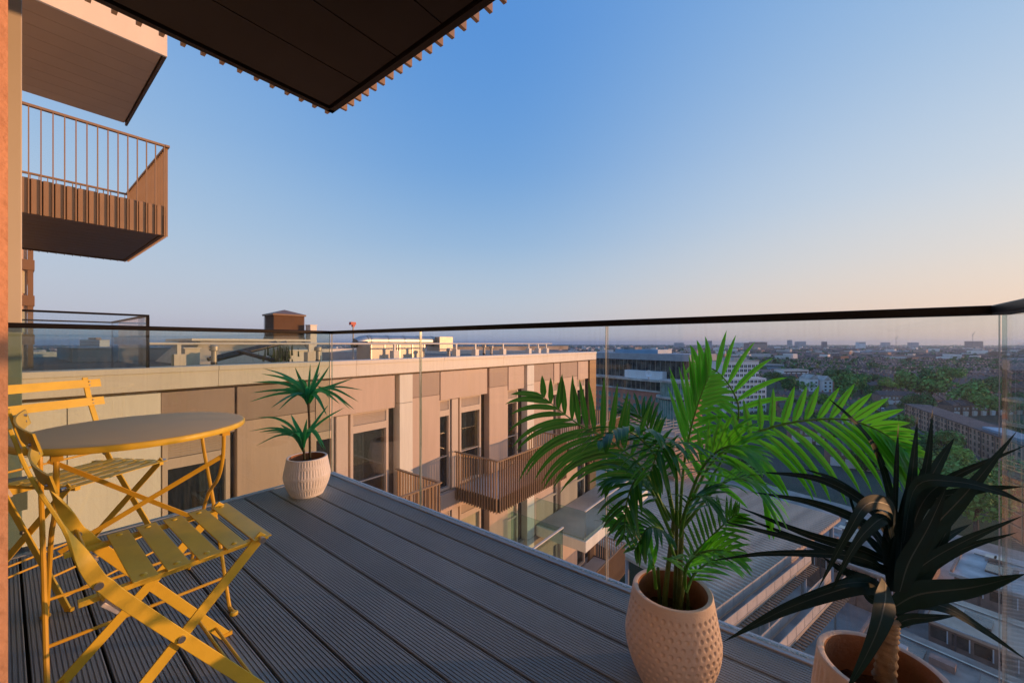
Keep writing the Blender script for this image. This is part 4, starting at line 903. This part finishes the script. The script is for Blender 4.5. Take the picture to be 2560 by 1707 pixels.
TR = [(2113,962,36,345,'foliage','large round tree left of the lime green tree'), (2154,955,26,350,'foliage','rounded tree touching the large round one'), (2082,940,30,400,'foliage_dark','dark tree just right of the gabled white flats'),
 (2230,962,16,340,'foliage_lime','small lime green tree standing alone mid right'), (2285,958,40,300,'foliage','left half of the big plane tree pair'), (2330,955,42,300,'foliage_dark','right half of the big plane tree pair'),
 (2378,935,24,360,'foliage','tree behind the big plane tree pair'), (2437,985,46,255,'foliage','broad tree left of the glass corner'), (2480,965,30,300,'foliage_dark','dark tree at the glass corner'),
 (2182,980,22,310,'foliage_dark','small dark tree under the rounded tree'), (1975,958,24,330,'foliage_dark','dark tree right of the white office block'), (1940,940,16,400,'foliage_dark','small dark tree behind the white office'),
 (2240,1062,38,190,'foliage','tree at the left end of the long brick terrace'), (2200,1075,28,180,'foliage_dark','dark tree below the lime green one'), (2353,1105,40,160,'foliage','round tree in front of the long brick terrace'),
 (2300,1115,32,155,'foliage_dark','dark tree in front of the terrace, left of the round one'), (2395,1135,30,140,'foliage_lime','pale green tree in front of the terrace'), (2250,1150,40,140,'foliage_dark','dark tree behind the yucca tips'),
 (2170,1160,36,140,'foliage_dark','dark tree above the palm frond tip'), (2110,1120,34,170,'foliage_dark','dark tree seen between palm and yucca'), (1870,1170,40,130,'foliage_dark','shaded tree at the plaza edge behind the palm'),
 (2030,1065,34,200,'foliage_dark','shaded tree under the long palm frond'), (2070,1075,34,190,'foliage','tree beside the shaded one under the palm frond'), (2140,1045,26,230,'foliage_dark','tree at the bend of the road'),
 (2520,1010,40,230,'foliage','tree just beyond the glass corner'), (2310,1000,24,250,'foliage_dark','low tree under the big plane trees'), (2560,1090,50,160,'foliage_dark','tree at the right picture edge')]
for u, v, rp, d, mt, lb in TR:
    c = P(u, v, d); r = rp*d/FPX; h = max(c.z-GZ+r*.85, r*1.6); tree((c.x, c.y, GZ), r, h, mt, lb)
tree(tuple(gp(2440, 92)), 8.5, 17.5, 'foliage', 'big leafy tree behind the pavilion roof', mesh=big[0]); tree(tuple(gp(2385, 104)), 7, 16, 'foliage', 'leafy tree left of the big one by the pavilion', mesh=big[1])
tree(tuple(gp(2530, 104)), 7.5, 15, 'foliage_dark', 'leafy tree behind the right glass panel', mesh=big[1])

for k in range(78):
    u = rnd.uniform(1940, 2620); d = rnd.choice((rnd.uniform(205, 300), rnd.uniform(300, 420), rnd.uniform(360, 470))); p = gp(u, d); r = rnd.uniform(3.2, 6.5)
    if abs(u-2400) < 220 and 140 < d < 232: continue
    tree((p.x, p.y, GZ), r, r*rnd.uniform(1.9, 2.4), rnd.choice(('foliage', 'foliage_dark', 'foliage_dark')), 'smaller street tree among the houses and roads to the right', 'street trees')
# ---------------------------------------------------------------- larger buildings
def facade_windows(parent, o, ex, nrm, xs, zs, w, h, mt, name='window', sill=None):
    me = MB().obox((0,0,0), ex*(w/2), nrm*.05, ZV*(h/2)).mesh(name, mt)
    for z in zs:
        for x in xs: winst(name, me, parent, o+ex*x+nrm*.03+ZV*z)
# white office with paired windows
wo0 = P(1805, 0, 258); wo0.z = 0; wo = empty('white_office', (wo0.x, wo0.y, GZ), world=True); tag(wo, 'white office block with a grid of paired dark windows', 'building')
ex = (RT*.985+FW*.17).normalized(); ny = Vector((ex.y, -ex.x, 0))           # ny faces the viewer
def zof(v, d): return 1-(v-HZ)/FPX*d
zt = zof(904, 258); zm = zof(946, 258)
MB().obox(wo0+ex*13.7-ny*9+ZV*((zt+GZ)/2), ex*13.7, ny*9, ZV*((zt-GZ)/2)).build('upper_block', 'office_white', wo)
MB().obox(wo0+ex*15.6+ny*.0-ny*8+ZV*((zm+GZ)/2), ex*15.6, ny*10, ZV*((zm-GZ)/2)).build('lower_block', 'office_white', wo)
MB().obox(wo0+ex*13.7-ny*9+ZV*(zt+.3), ex*13.9, ny*9.2, ZV*.3).build('parapet', 'roof_light', wo)
for k in range(4): MB().obox(wo0+ex*(4+k*6)-ny*8+ZV*(zt+1.3), ex*1.8, ny*1.6, ZV*1.0).build('roof_unit', 'roof_light', wo)
xs = [x for k in range(9) for x in (2.6+k*2.95-.55, 2.6+k*2.95+.55)]
facade_windows(wo, wo0, ex, ny, xs, [zof(v, 258) for v in (916, 927, 939)], .78, 1.9, 'city_glass')
xs2 = [x for k in range(10) for x in (2.6+k*2.95-.55, 2.6+k*2.95+.55)]
facade_windows(wo, wo0+ny*2, ex, ny, xs2, [zof(v, 256) for v in (955, 968, 981, 994, 1007, 1020, 1033)], .78, 1.8, 'city_glass')
sx = -ny; facade_windows(wo, wo0-ex*.0, -ny, -ex, [3+k*3 for k in range(5)], [zof(v, 258) for v in (916, 927, 939)], .8, 1.8, 'office_white')
# red brick office with glazed upper floors and round glass bay
bo0 = P(1722, 0, 143); bo0.z = 0; D = Vector((-.96, .28, 0)); nf = Vector((-.28, -.96, 0)); nf = -nf if nf.dot(-bo0) < 0 else nf
bo = empty('brick_office', (bo0.x, bo0.y, GZ), world=True); tag(bo, 'red brick office with glazed top floors and a round green glass bay', 'building')
dB = 150; zs_ = {k: zof(v, dB) for k, v in dict(top=886, cap=903, g1=934, slab=954, g2=979, band=984).items()}
def blk(nm, x0, x1, y0, y1, z0, z1, mt, par=None): return MB().obox(bo0+D*((x0+x1)/2)-nf*((y0+y1)/2)+ZV*((z0+z1)/2), D*((x1-x0)/2), nf*((y1-y0)/2), ZV*((z1-z0)/2)).build(nm, mt, par or bo)
blk('brick_wall', 8, 75, 0, 24, GZ, zs_['band'], 'brick_red')
blk('string_course', 6, 75.5, -.6, 24, zs_['band'], zs_['band']+.6, 'roof_light')
blk('window_strip', 8, 75, .2, 23, zs_['band']+.6, zs_['slab']-.5, 'city_glass')
blk('terrace_slab', 3, 76, -.8, 24, zs_['slab']-.5, zs_['slab']+.25, 'roof_light')
blk('terrace_wall', 12, 30, 2, 18, zs_['slab']+.25, zs_['g1']+.3, 'office_white')
blk('glazed_storey', 3, 62, 5, 22, zs_['slab']+.25, zs_['cap'], 'city_glass')
blk('roof_cap', 2, 64, 4, 24, zs_['cap'], zs_['top'], 'concrete')
blk('plant_room', 18, 40, 8, 18, zs_['top'], zs_['top']+1.6, 'blue_metal')
blk('plant_room', 30, 36, 9, 14, zs_['top']+1.6, zs_['top']+2.6, 'roof_grey')
for k in range(26): blk('glazing_bar', 3.5+k*2.25, 3.62+k*2.25, 4.9, 4.99, zs_['slab']+.3, zs_['cap'], 'roof_grey')
for k in range(28): blk('glazing_bar', 9+k*2.3, 9.15+k*2.3, .1, .19, zs_['band']+.6, zs_['slab']-.5, 'roof_grey')
xs = [13+k*2.6 for k in range(22)]
facade_windows(bo, bo0, D, nf, xs, [zof(v, dB) for v in (1003, 1026, 1049)], 1.3, 1.9, 'green_glass')
bc = bo0+D*5+nf*.5
for z0, z1, rr, mt in ((zof(1075, 143), zof(1001, 143), 6.0, 'green_glass'), (zof(1000, 143), zof(995, 143), 6.4, 'city_glass'), (zof(994, 143), zof(956, 143), 5.2, 'green_glass')):
    MB().lathe([(rr, z0), (rr, z1)], 40, (bc.x, bc.y, 0), capt=True).build('glass_bay', mt, bo, smooth=30)
    for k in range(40): q = k*math.pi/20; MB().bar((bc.x+math.cos(q)*rr, bc.y+math.sin(q)*rr, z0), (bc.x+math.cos(q)*rr, bc.y+math.sin(q)*rr, z1), .1, .1).build('glazing_bar', 'roof_light', bo)
for zz, rr in ((zof(994.8, 143), 6.7), (zof(955, 143), 5.7)): MB().lathe([(.01, zz+.35), (rr, zz+.35), (rr, zz-.35), (.01, zz-.35)], 40, (bc.x, bc.y, 0)).build('bay_ring', 'roof_light', bo, smooth=30)
dc = P(1622, 934, 146); ds = empty('satellite_dish', tuple(dc), world=True); tag(ds, 'round white satellite dish on the brick office terrace', 'dish')
prof = [(.01,0),(.5,.06),(.9,.20),(1.25,.42)]; b = MB(); b.lathe(prof, 24); dn = (-dc).normalized(); dn = Vector((dn.x, dn.y, .35)).normalized(); rot = dn.to_track_quat('Z', 'Y').to_matrix()
b.v = [tuple(rot @ Vector(p)+dc) for p in b.v]; b.build('reflector', 'office_white', ds, smooth=60); MB().tube([dc, dc-ZV*2.2], .12, 6).build('mast', 'steel', ds); MB().tube([dc, dc+dn*.9], .05, 6).build('feed_arm', 'steel', ds)
# scaffolding around a low building
s0 = P(1540, 0, 98); s0.z = 0; sc_ = empty('scaffolded_building', (s0.x, s0.y, GZ), world=True); tag(sc_, 'building wrapped in pale timber scaffolding behind the palm', 'building')
ex2 = -E2; ey2 = E1
zt_ = zof(1052, 98)
MB().obox(s0+ex2*8+ey2*6+ZV*((GZ+zt_-1.5)/2), ex2*7.5, ey2*5.5, ZV*((zt_-1.5-GZ)/2)).build('core', 'brick_pale', sc_)
for i in range(9):
    for j in range(4):
        if j in (0, 3) or i in (0, 8): q = s0+ex2*(i*2.0)+ey2*(j*4); MB().tube([q+ZV*(zt_-14), q+ZV*(zt_+rnd.uniform(.2,1.2))], .09, 5).build('pole', 'scaffold', sc_)
for k in range(6):
    z = zt_-k*2.1
    for j in (0, 12): MB().bar(s0+ey2*j+ZV*z, s0+ex2*16+ey2*j+ZV*z, .12, .12).build('ledger', 'scaffold', sc_); MB().bar(s0+ey2*j+ZV*(z-.9), s0+ex2*16+ey2*j+ZV*(z-.9), .9, .08).build('platform', 'scaffold', sc_)
    for i in (0, 16): MB().bar(s0+ex2*i+ZV*z, s0+ex2*i+ey2*12+ZV*z, .12, .12).build('ledger', 'scaffold', sc_)
for k in range(8): MB().bar(s0+ex2*(k*2+1)+ZV*(zt_+.1), s0+ex2*(k*2+1)+ey2*12+ZV*(zt_+.1), .12, .1).build('roof_beam', 'scaffold', sc_)
# long brick terrace
ta, tb2 = gp(2262, 226), gp(2640, 120); ta.z = tb2.z = 0; dxt = (tb2-ta); LT = dxt.length; dxt.normalize(); nt_ = Vector((-dxt.y, dxt.x, 0)); nt_ = -nt_ if nt_.dot(-ta) < 0 else nt_
bt = empty('brick_terrace', (ta.x, ta.y, GZ), world=True); tag(bt, 'long four storey brick terrace running to the right edge', 'building')
MB().obox(ta+dxt*LT/2-nt_*5+ZV*(GZ+5.2), dxt*LT/2, nt_*5, ZV*5.2).build('wall', 'brick_pale', bt)
MB().obox(ta+dxt*LT/2-nt_*5+ZV*(GZ+10.6), dxt*(LT/2+.3), nt_*5.3, ZV*.2).build('roof', 'slate', bt)
MB().obox(ta+dxt*LT*.72-nt_*5+ZV*(GZ+11.2), dxt*12, nt_*3, ZV*.5).build('rooflight', 'blue_metal', bt)
nwn = int(LT/3.2)
facade_windows(bt, ta, dxt, nt_, [1.6+k*3.2 for k in range(nwn)], [GZ+1.8, GZ+4.4, GZ+7.0, GZ+9.2], 1.1, 1.6, 'city_glass')
for k in range(0, nwn, 3): MB().obox(ta+dxt*(3.2+k*3.2)+nt_*.12+ZV*(GZ+5.2), dxt*.14, nt_*.12, ZV*5.2).build('downpipe', 'slate', bt)
# gabled white and orange flats
gf = P(2022, 0, 352); gf.z = 0; gfl = empty('gabled_flats', (gf.x, gf.y, GZ), world=True); tag(gfl, 'pair of pale gabled flats with orange end walls', 'building')
for k in range(2):
    o = gf+RT*(k*9)-FW*(k*4); h = GZ+14-k
    MB().obox(o+ZV*((h+GZ)/2), RT*4, FW*6, ZV*((h-GZ)/2)).build('wall', 'office_white', gfl)
    MB().add([o-RT*4.3-FW*6.3+ZV*h, o+RT*4.3-FW*6.3+ZV*h, o-FW*6.3+ZV*(h+4), o-RT*4.3+FW*6.3+ZV*h, o+RT*4.3+FW*6.3+ZV*h, o+FW*6.3+ZV*(h+4)], [(0,1,2),(3,5,4),(0,2,5,3),(1,4,5,2)]).build('roof', 'roof_light', gfl)
    MB().obox(o+RT*5+ZV*((h-1+GZ)/2), RT*.9, FW*5.5, ZV*((h-1-GZ)/2)).build('end_wall', 'brick_red', gfl)
    facade_windows(gfl, o-FW*6, RT, -FW, [-2, 2], [GZ+2+3*i for i in range(4)], 1.6, 1.5, 'city_glass')
# long low blocks and sheds further out
def slab(name, u, v, d, wpx, hpx, mt, lb, cat='building', depth=None, rows=0, group=None, rz=0, roof='roof_light'):
    c = P(u, v, d); z1 = c.z; W = wpx*d/FPX; h0 = GZ; s = empty(name, (c.x, c.y, GZ), world=True); tag(s, lb, cat, group)
    e = RT.copy(); e.rotate(Matrix.Rotation(rz, 3, 'Z')); f = Vector((-e.y, e.x, 0)); dp = depth or W*.5; c.z = 0
    MB().obox(c+f*dp/2+ZV*((z1+h0)/2), e*(W/2), f*(dp/2), ZV*((z1-h0)/2)).build('wall', mt, s)
    MB().obox(c+f*dp/2+ZV*(z1+.25), e*(W/2+.3), f*(dp/2+.3), ZV*.25).build('roof', roof, s)
    for k in range(rows):
        zz = z1-2.2-k*3.1; MB().obox(c-f*.05+ZV*zz, e*(W/2*.94), f*.06, ZV*.75).build('window_band', 'city_glass', s)
    return s
slab('warehouse', 2255, 878, 1650, 190, 12, 'concrete', 'long pale blue roofed warehouse near the horizon', 'warehouse', 60, roof='blue_metal')
slab('apartment_row', 2120, 917, 760, 90, 0, 'far_white', 'long pale flat block in the rows of houses', depth=10, rows=2)
slab('apartment_row', 1975, 905, 820, 60, 0, 'brick_pale', 'tan low block right of the white office roof', depth=12, rows=2)
slab('apartment_row', 1990, 925, 480, 70, 0, 'office_white', 'white balconied block behind the dark tree', depth=14, rows=4, rz=R(8))
slab('apartment_row', 1925, 912, 560, 70, 0, 'blue_metal', 'low block with a blue wall right of the white office', depth=14, rows=1)
slab('apartment_row', 2010, 950, 400, 60, 0, 'brick_brown', 'brown block left of the gabled flats', depth=14, rows=3)
slab('apartment_row', 2330, 970, 330, 70, 0, 'brick_brown', 'brown block with white window bands behind the plane trees', depth=12, rows=3)
slab('apartment_row', 2215, 952, 430, 60, 0, 'brick_brown', 'brown block behind the lime green tree', depth=12, rows=3)
vi = slab('viaduct', 2400, 908, 1000, 330, 0, 'concrete', 'long pale railway viaduct across the far housing', 'viaduct', 8)
for u, v, d, wp, mt, lb in ((1774, 852, 3200, 12, 'concrete', 'lone grey tower block on the skyline above the palm'), (1901, 855, 2600, 34, 'brick_pale', 'wide sunlit slab block on the skyline'), (1885, 857, 2700, 30, 'brick_brown', 'shaded wing left of the sunlit slab block'),
   (1976, 850, 4000, 9, 'concrete', 'slim tower on the skyline right of the sunlit slab'), (2005, 854, 4000, 20, 'concrete', 'low wide block on the skyline'), (2063, 854, 3600, 10, 'slate', 'dark small tower on the skyline with crane behind'),
   (2156, 855, 3000, 17, 'office_white', 'pale box tower on the skyline'), (2218, 856, 4200, 16, 'concrete', 'low grey block left of the tall crane'), (2288, 856, 4000, 18, 'concrete', 'grey block right of the tall crane'), (2444, 853, 3600, 28, 'slate', 'dark building under the right hand crane'),
   (1855, 857, 3900, 26, 'far_white', 'pale cluster left of the sunlit slab'), (1700, 857, 4200, 20, 'concrete', 'faint block on the skyline behind the palm tip')):
    slab('tower_block', u, v, d, wp, 0, mt, lb, 'tower block', wp*d/FPX*.6, rows=4 if d < 3300 else 0)
for u, d, vt_, lb in ((2240, 3800, 843, 'thin tower crane in the middle of the skyline'), (2432, 3500, 833, 'thin tower crane at the right of the skyline')):
    c = gp(u, d); k = empty('tower_crane', tuple(c), world=True); tag(k, lb, 'crane'); top = zof(vt_, d)
    MB().bar(c, Vector((c.x, c.y, top)), 2.2, 2.2).build('mast', 'slate', k); MB().bar(Vector((c.x, c.y, top-18)), Vector((c.x, c.y, top+14))+RT*18, 1.8, 1.8).build('jib', 'slate', k); MB().bar(Vector((c.x,c.y,top-16)), Vector((c.x,c.y,top-16))-RT*14, 2, 2).build('counter_jib', 'slate', k)
for u0, u1, v0, d, lb in ((199, 249, 850, 640, 'red and white banded tower block beyond the glass terrace'), (410, 462, 854, 700, 'red and white banded tower block left of the roof pipes')):
    W = (u1-u0)*d/FPX; s = slab('banded_tower', (u0+u1)/2, v0, d, u1-u0, 0, 'far_white', lb, 'tower block', 16)
    c = P((u0+u1)/2, v0, d)
    for k in range(8): MB().obox(Vector((c.x, c.y, c.z-2.4-k*3.0))-FW*.1, RT*(W/2*.98), FW*.1, ZV*.75).build('red_band', 'brick_red', s)
    MB().obox(c+FW*8+ZV*2, RT*W*.2, FW*4, ZV*2).build('lift_house', 'brick_brown', s)

# ---------------------------------------------------------------- housing
def house_mesh(nm, w_, d_, h_, rh, wall):
    b = MB(); b.box(-w_/2, w_/2, -d_/2, d_/2, 0, h_, 0)
    b.add([(-w_/2,-d_/2-.3,h_),(w_/2,-d_/2-.3,h_),(w_/2,d_/2+.3,h_),(-w_/2,d_/2+.3,h_),(-w_/2,0,h_+rh),(w_/2,0,h_+rh)], [(0,1,5,4),(2,3,4,5),(1,2,5),(3,0,4)], 1)
    b.box(w_/2-.9, w_/2-.05, -.5, .5, h_+rh*.6, h_+rh+1.3, 0)
    for s in (-1, 1):
        for z in (1.0, 3.8):
            for x in (-w_*.25, w_*.25): b.box(x-.65, x+.65, s*d_/2-.04 if s > 0 else -d_/2-.06, s*d_/2+.06 if s > 0 else -d_/2+.04, z, z+1.5, 2)
    b.box(-w_*.46, w_*.05, -d_/2-.9, -d_/2-.01, 0, 2.9, 2)
    return b.mesh(nm, [wall, 'slate', 'far_white'])
HM = [house_mesh('terraced_house', 5.6, 9, 6.4, 3.0, 'brick_brown'), house_mesh('terraced_house', 5.6, 9, 6.4, 3.2, 'brick_red'), house_mesh('terraced_house', 6, 9.5, 8.6, 2.8, 'brick_brown')]
cand = []
for row in range(26):
    d = 405+row*21+rnd.uniform(-3, 3); a = -10
    u = 1960+rnd.uniform(0, 40)
    while u < 2620:
        n = rnd.randint(4, 11); m_ = rnd.randrange(3); tilt = rnd.uniform(-.25, .25)
        for k in range(n):
            p = gp(u, d+k*tilt*5.6/1.0); cand.append((d, p, tilt, m_)); u += 5.8*FPX/d
            if u > 2620: break
        u += rnd.uniform(4, 16)*FPX/d
for d, ua, ub3, tl in ((185, 1990, 2110, .5), (212, 1975, 2100, .5), (240, 1960, 2130, .45), (268, 1950, 2140, .4), (300, 1955, 2100, .3), (150, 2090, 2190, .6), (172, 2120, 2230, .6), (250, 2370, 2620, -.2), (274, 2310, 2620, -.2), (300, 2200, 2290, .2), (322, 2260, 2620, -.15), (346, 2200, 2620, -.1), (372, 2170, 2620, .0)):
    u = ua; k = 0
    while u < ub3: p = gp(u, d-k*tl*5); cand.append((d, p, -tl*.9, k//6 % 3)); u += 5.6*FPX/d; k += 1
cand.sort(key=lambda c: c[0])
for d, p, tilt, m_ in cand[:296]:
    o = inst('terraced_house', HM[m_], None, (p.x, p.y, GZ), YAW+math.atan(tilt)); tag(o, ('brown brick terraced house', 'red brick terraced house', 'taller brown brick terraced house')[m_]+(' in the short rows behind the long palm frond' if d < 310 else ' in the rows beyond the trees'), 'house', 'terraced houses among the trees')
far = MB(); 
for d, p, tilt, m_ in cand[296:]:
    c, s = math.cos(YAW+math.atan(tilt)), math.sin(YAW+math.atan(tilt)); 
    src = HM[m_]; me = src
    vs = [(p.x+v.co.x*c-v.co.y*s, p.y+v.co.x*s+v.co.y*c, GZ+v.co.z) for v in me.vertices]; o = len(far.v); far.v += vs
    for q in me.polygons: far.f.append(tuple(i+o for i in q.vertices)); far.m.append((0,1,2)[q.material_index])
def fbox(b, p, e, f, w_, d_, h_, m, rh):
    o = len(b.v); z = GZ
    for zz in (z, z+h_):
        for i, j in ((-1,-1),(1,-1),(1,1),(-1,1)): q = p+e*(i*w_/2)+f*(j*d_/2); b.v.append((q.x, q.y, zz))
    b.f += [(o,o+1,o+5,o+4),(o+1,o+2,o+6,o+5),(o+2,o+3,o+7,o+6),(o+3,o,o+4,o+7)]; b.m += [m]*4
    if rh:
        for i in (-1, 1): q = p+e*(i*w_/2); b.v.append((q.x, q.y, z+h_+rh))
        b.f += [(o+4,o+5,o+9,o+8),(o+6,o+7,o+8,o+9),(o+5,o+6,o+9),(o+7,o+4,o+8)]; b.m += [1,1,m,m]
    else: b.f.append((o+4,o+5,o+6,o+7)); b.m.append(2 if rnd.random() < .35 else 1)
for k in range(4200):
    d = 520*(3.4**rnd.random()); a = R(rnd.uniform(13, 58)); p = (FW*math.cos(a)+RT*math.sin(a))*(d/max(math.cos(a), .5)); q = rnd.choice((.65, .70, .9, -.3))+rnd.gauss(0,.05); e = Vector((math.cos(q), math.sin(q), 0)); f = Vector((-e.y, e.x, 0))
    fbox(far, p, e, f, rnd.uniform(10,32), rnd.uniform(7,9), rnd.uniform(5.5,8), 0 if rnd.random() < .86 else 2, 3)
    if rnd.random() < .5: fbox(far, p-f*5.5+e*rnd.uniform(-3,3), e, f, rnd.uniform(2,9), 2.5, rnd.uniform(2.5,6), 2, 0)
for k in range(1100):
    d = 150+750*rnd.random(); a = R(rnd.uniform(55, 76)); p = (FW*math.cos(a)+RT*math.sin(a))*(d/.55); q = rnd.choice((.65, .9))+rnd.gauss(0,.05); e = Vector((math.cos(q), math.sin(q), 0)); f = Vector((-e.y, e.x, 0))
    fbox(far, p, e, f, rnd.uniform(10,32), rnd.uniform(7,9), rnd.uniform(5.5,8), 0 if rnd.random() < .86 else 2, 3)
def far_dir(lo, hi): a = R(rnd.uniform(lo, hi)); return FW*math.cos(a)+RT*math.sin(a)
for k in range(10400):
    t = rnd.random(); d = 900*(9.5**t); a = R(rnd.uniform(-58, 74)); dd = d/max(math.cos(a), .5)
    p = (FW*math.cos(a)+RT*math.sin(a))*dd; q = rnd.choice((0, .5, 1.2, -.4))+rnd.gauss(0,.06); e = Vector((math.cos(q), math.sin(q), 0)); f = Vector((-e.y, e.x, 0))
    big_ = rnd.random() < .07
    if big_: fbox(far, p, e, f, rnd.uniform(18,55), rnd.uniform(12,24), rnd.uniform(9,22), rnd.choice((0,2,2)), 0)
    else: fbox(far, p, e, f, rnd.uniform(14,60), rnd.uniform(8,10), rnd.uniform(6,9), 0 if rnd.random() < .8 else 2, 3)
tag(far.build('distant_housing', ['far_wall', 'far_roof', 'far_white']), 'mass of distant houses fading to the horizon', 'housing', kind='stuff')
ft = MB()
def clump(p, r, n):
    for _ in range(n):
        d = Vector((rnd.gauss(0,.5), rnd.gauss(0,.5), rnd.gauss(0,.4)))*r; c = p+d+ZV*r*.9; nn = Vector((rnd.gauss(0,1), rnd.gauss(0,1), rnd.gauss(.3,1))).normalized(); a = nn.orthogonal().normalized()*r*rnd.uniform(.25,.6); b = nn.cross(a).normalized()*r*rnd.uniform(.25,.5)
        ft.add([c-a, c-b, c+a, c+b], [(0,1,2,3)])
for k in range(6000):
    t = rnd.random(); d = 520*(17**t); a = R(rnd.uniform(-58, 74) if d > 900 else rnd.uniform(14, 58)); p = (FW*math.cos(a)+RT*math.sin(a))*(d/max(math.cos(a), .5)); p.z = GZ
    r = rnd.uniform(4, 7.5)*(1+d/6000); clump(p, r, 16 if d < 2500 else 9)
for k in range(260):
    d = rnd.uniform(3500, 9000); a = R(rnd.uniform(-58, 74)); c0 = (FW*math.cos(a)+RT*math.sin(a))*(d/max(math.cos(a), .5)); c0.z = GZ
    for j in range(14): clump(c0+RT*rnd.gauss(0, 120)+FW*rnd.gauss(0, 60), rnd.uniform(9, 15), 7)
for k in range(700):
    d = rnd.uniform(150, 900); a = R(rnd.uniform(55, 76)); p = (FW*math.cos(a)+RT*math.sin(a))*(d/.55); p.z = GZ; clump(p, rnd.uniform(3, 5.5), 16)
for k in range(900):
    d = rnd.uniform(390, 900); p = gp(rnd.uniform(1950, 2620), d); clump(p, rnd.uniform(2.0, 4.2), 18)
tag(ft.build('distant_trees', 'foliage_far'), 'distant trees scattered through the city', 'trees', kind='stuff')

# road with parked cars
rd = empty('road', tuple(gp(2150, 300)), world=True); tag(rd, 'road curving past the trees', kind='structure')
rpts = [gp(1950, 365), gp(2050, 335), gp(2150, 290), gp(2260, 235), gp(2420, 165), gp(2600, 125)]; rp = crom(rpts, 40); b = MB()
for i, p in enumerate(rp):
    t = (rp[min(i+1,39)]-rp[max(i-1,0)]).normalized(); s = Vector((-t.y, t.x, 0)); b.v += [tuple(p-s*6+ZV*.03), tuple(p+s*6+ZV*.03)]
for i in range(39): b.f.append((2*i, 2*i+1, 2*i+3, 2*i+2)); b.m.append(0)
b.build('carriageway', 'asphalt', rd)
def make_car(loc, rz, col, lb):
    c = empty('parked_car', loc, rz); tag(c, lb, 'car', 'cars parked along the road')
    b = MB(); sec = [(-2.15,.45,.75),(-2.05,.35,.95),(-1.2,.30,1.0),(1.1,.30,.95),(2.0,.35,.80),(2.15,.45,.65)]
    for x, z0, z1 in sec: b.v += [(x,-.85,z0),(x,.85,z0),(x,.85,z1),(x,-.85,z1)]
    for i in range(5):
        for k in range(4): q = 4*i; b.f.append((q+k, q+4+k, q+4+(k+1)%4, q+(k+1)%4)); b.m.append(0)
    b.f += [(0,1,2,3),(23,22,21,20)]; b.m += [0,0]; b.build('body', col, c)
    MB().add([(-1.6,-.8,.98),(1.0,-.8,.95),(1.0,.8,.95),(-1.6,.8,.98),(-1.1,-.66,1.45),(.2,-.66,1.45),(.2,.66,1.45),(-1.1,.66,1.45)],[(4,5,6,7),(0,1,5,4),(1,2,6,5),(2,3,7,6),(3,0,4,7)]).build('cabin', 'city_glass', c)
    for x in (-1.35, 1.35):
        for y in (-.78, .78): MB().tube([(x,y-.1,.32),(x,y+.1,.32)], .32, 12).build('wheel', 'tyre', c)
cols_ = ['white', 'grey', 'blue', 'black', 'red']
cw = ['first', 'second', 'third', 'fourth', 'fifth', 'sixth', 'seventh', 'eighth', 'ninth', 'tenth', 'eleventh', 'twelfth']
for k in range(12):
    i = 5+k*2.6; i0 = int(i); p = rp[i0].lerp(rp[i0+1], i-i0); t = (rp[i0+1]-rp[i0]).normalized(); s = Vector((-t.y, t.x, 0)); cc = cols_[(k*3) % 5]
    p = p+s*(4.6 if k % 2 else -4.6); make_car((p.x, p.y, GZ+.03), math.atan2(t.y, t.x), 'car_'+cc, '%s car parked on the road, %s in line from the far end' % (cc, cw[k]))

# ---------------------------------------------------------------- haze
hz = MB().box(-15000, 15000, -15000, 15000, GZ-1, 75).build('haze', 'plastic'); tag(hz, 'thin evening haze over the city', 'haze', kind='stuff')
hm = bpy.data.materials.new('haze'); hm.use_nodes = True; t = hm.node_tree; t.nodes.remove(t.nodes['Principled BSDF'])
vp = t.nodes.new('ShaderNodeVolumePrincipled'); vp.inputs['Color'].default_value = (.50,.68,1.0,1); vp.inputs['Density'].default_value = HAZE; vp.inputs['Anisotropy'].default_value = .6
t.links.new(vp.outputs[0], t.nodes['Material Output'].inputs['Volume']); hz.data.materials[0] = hm
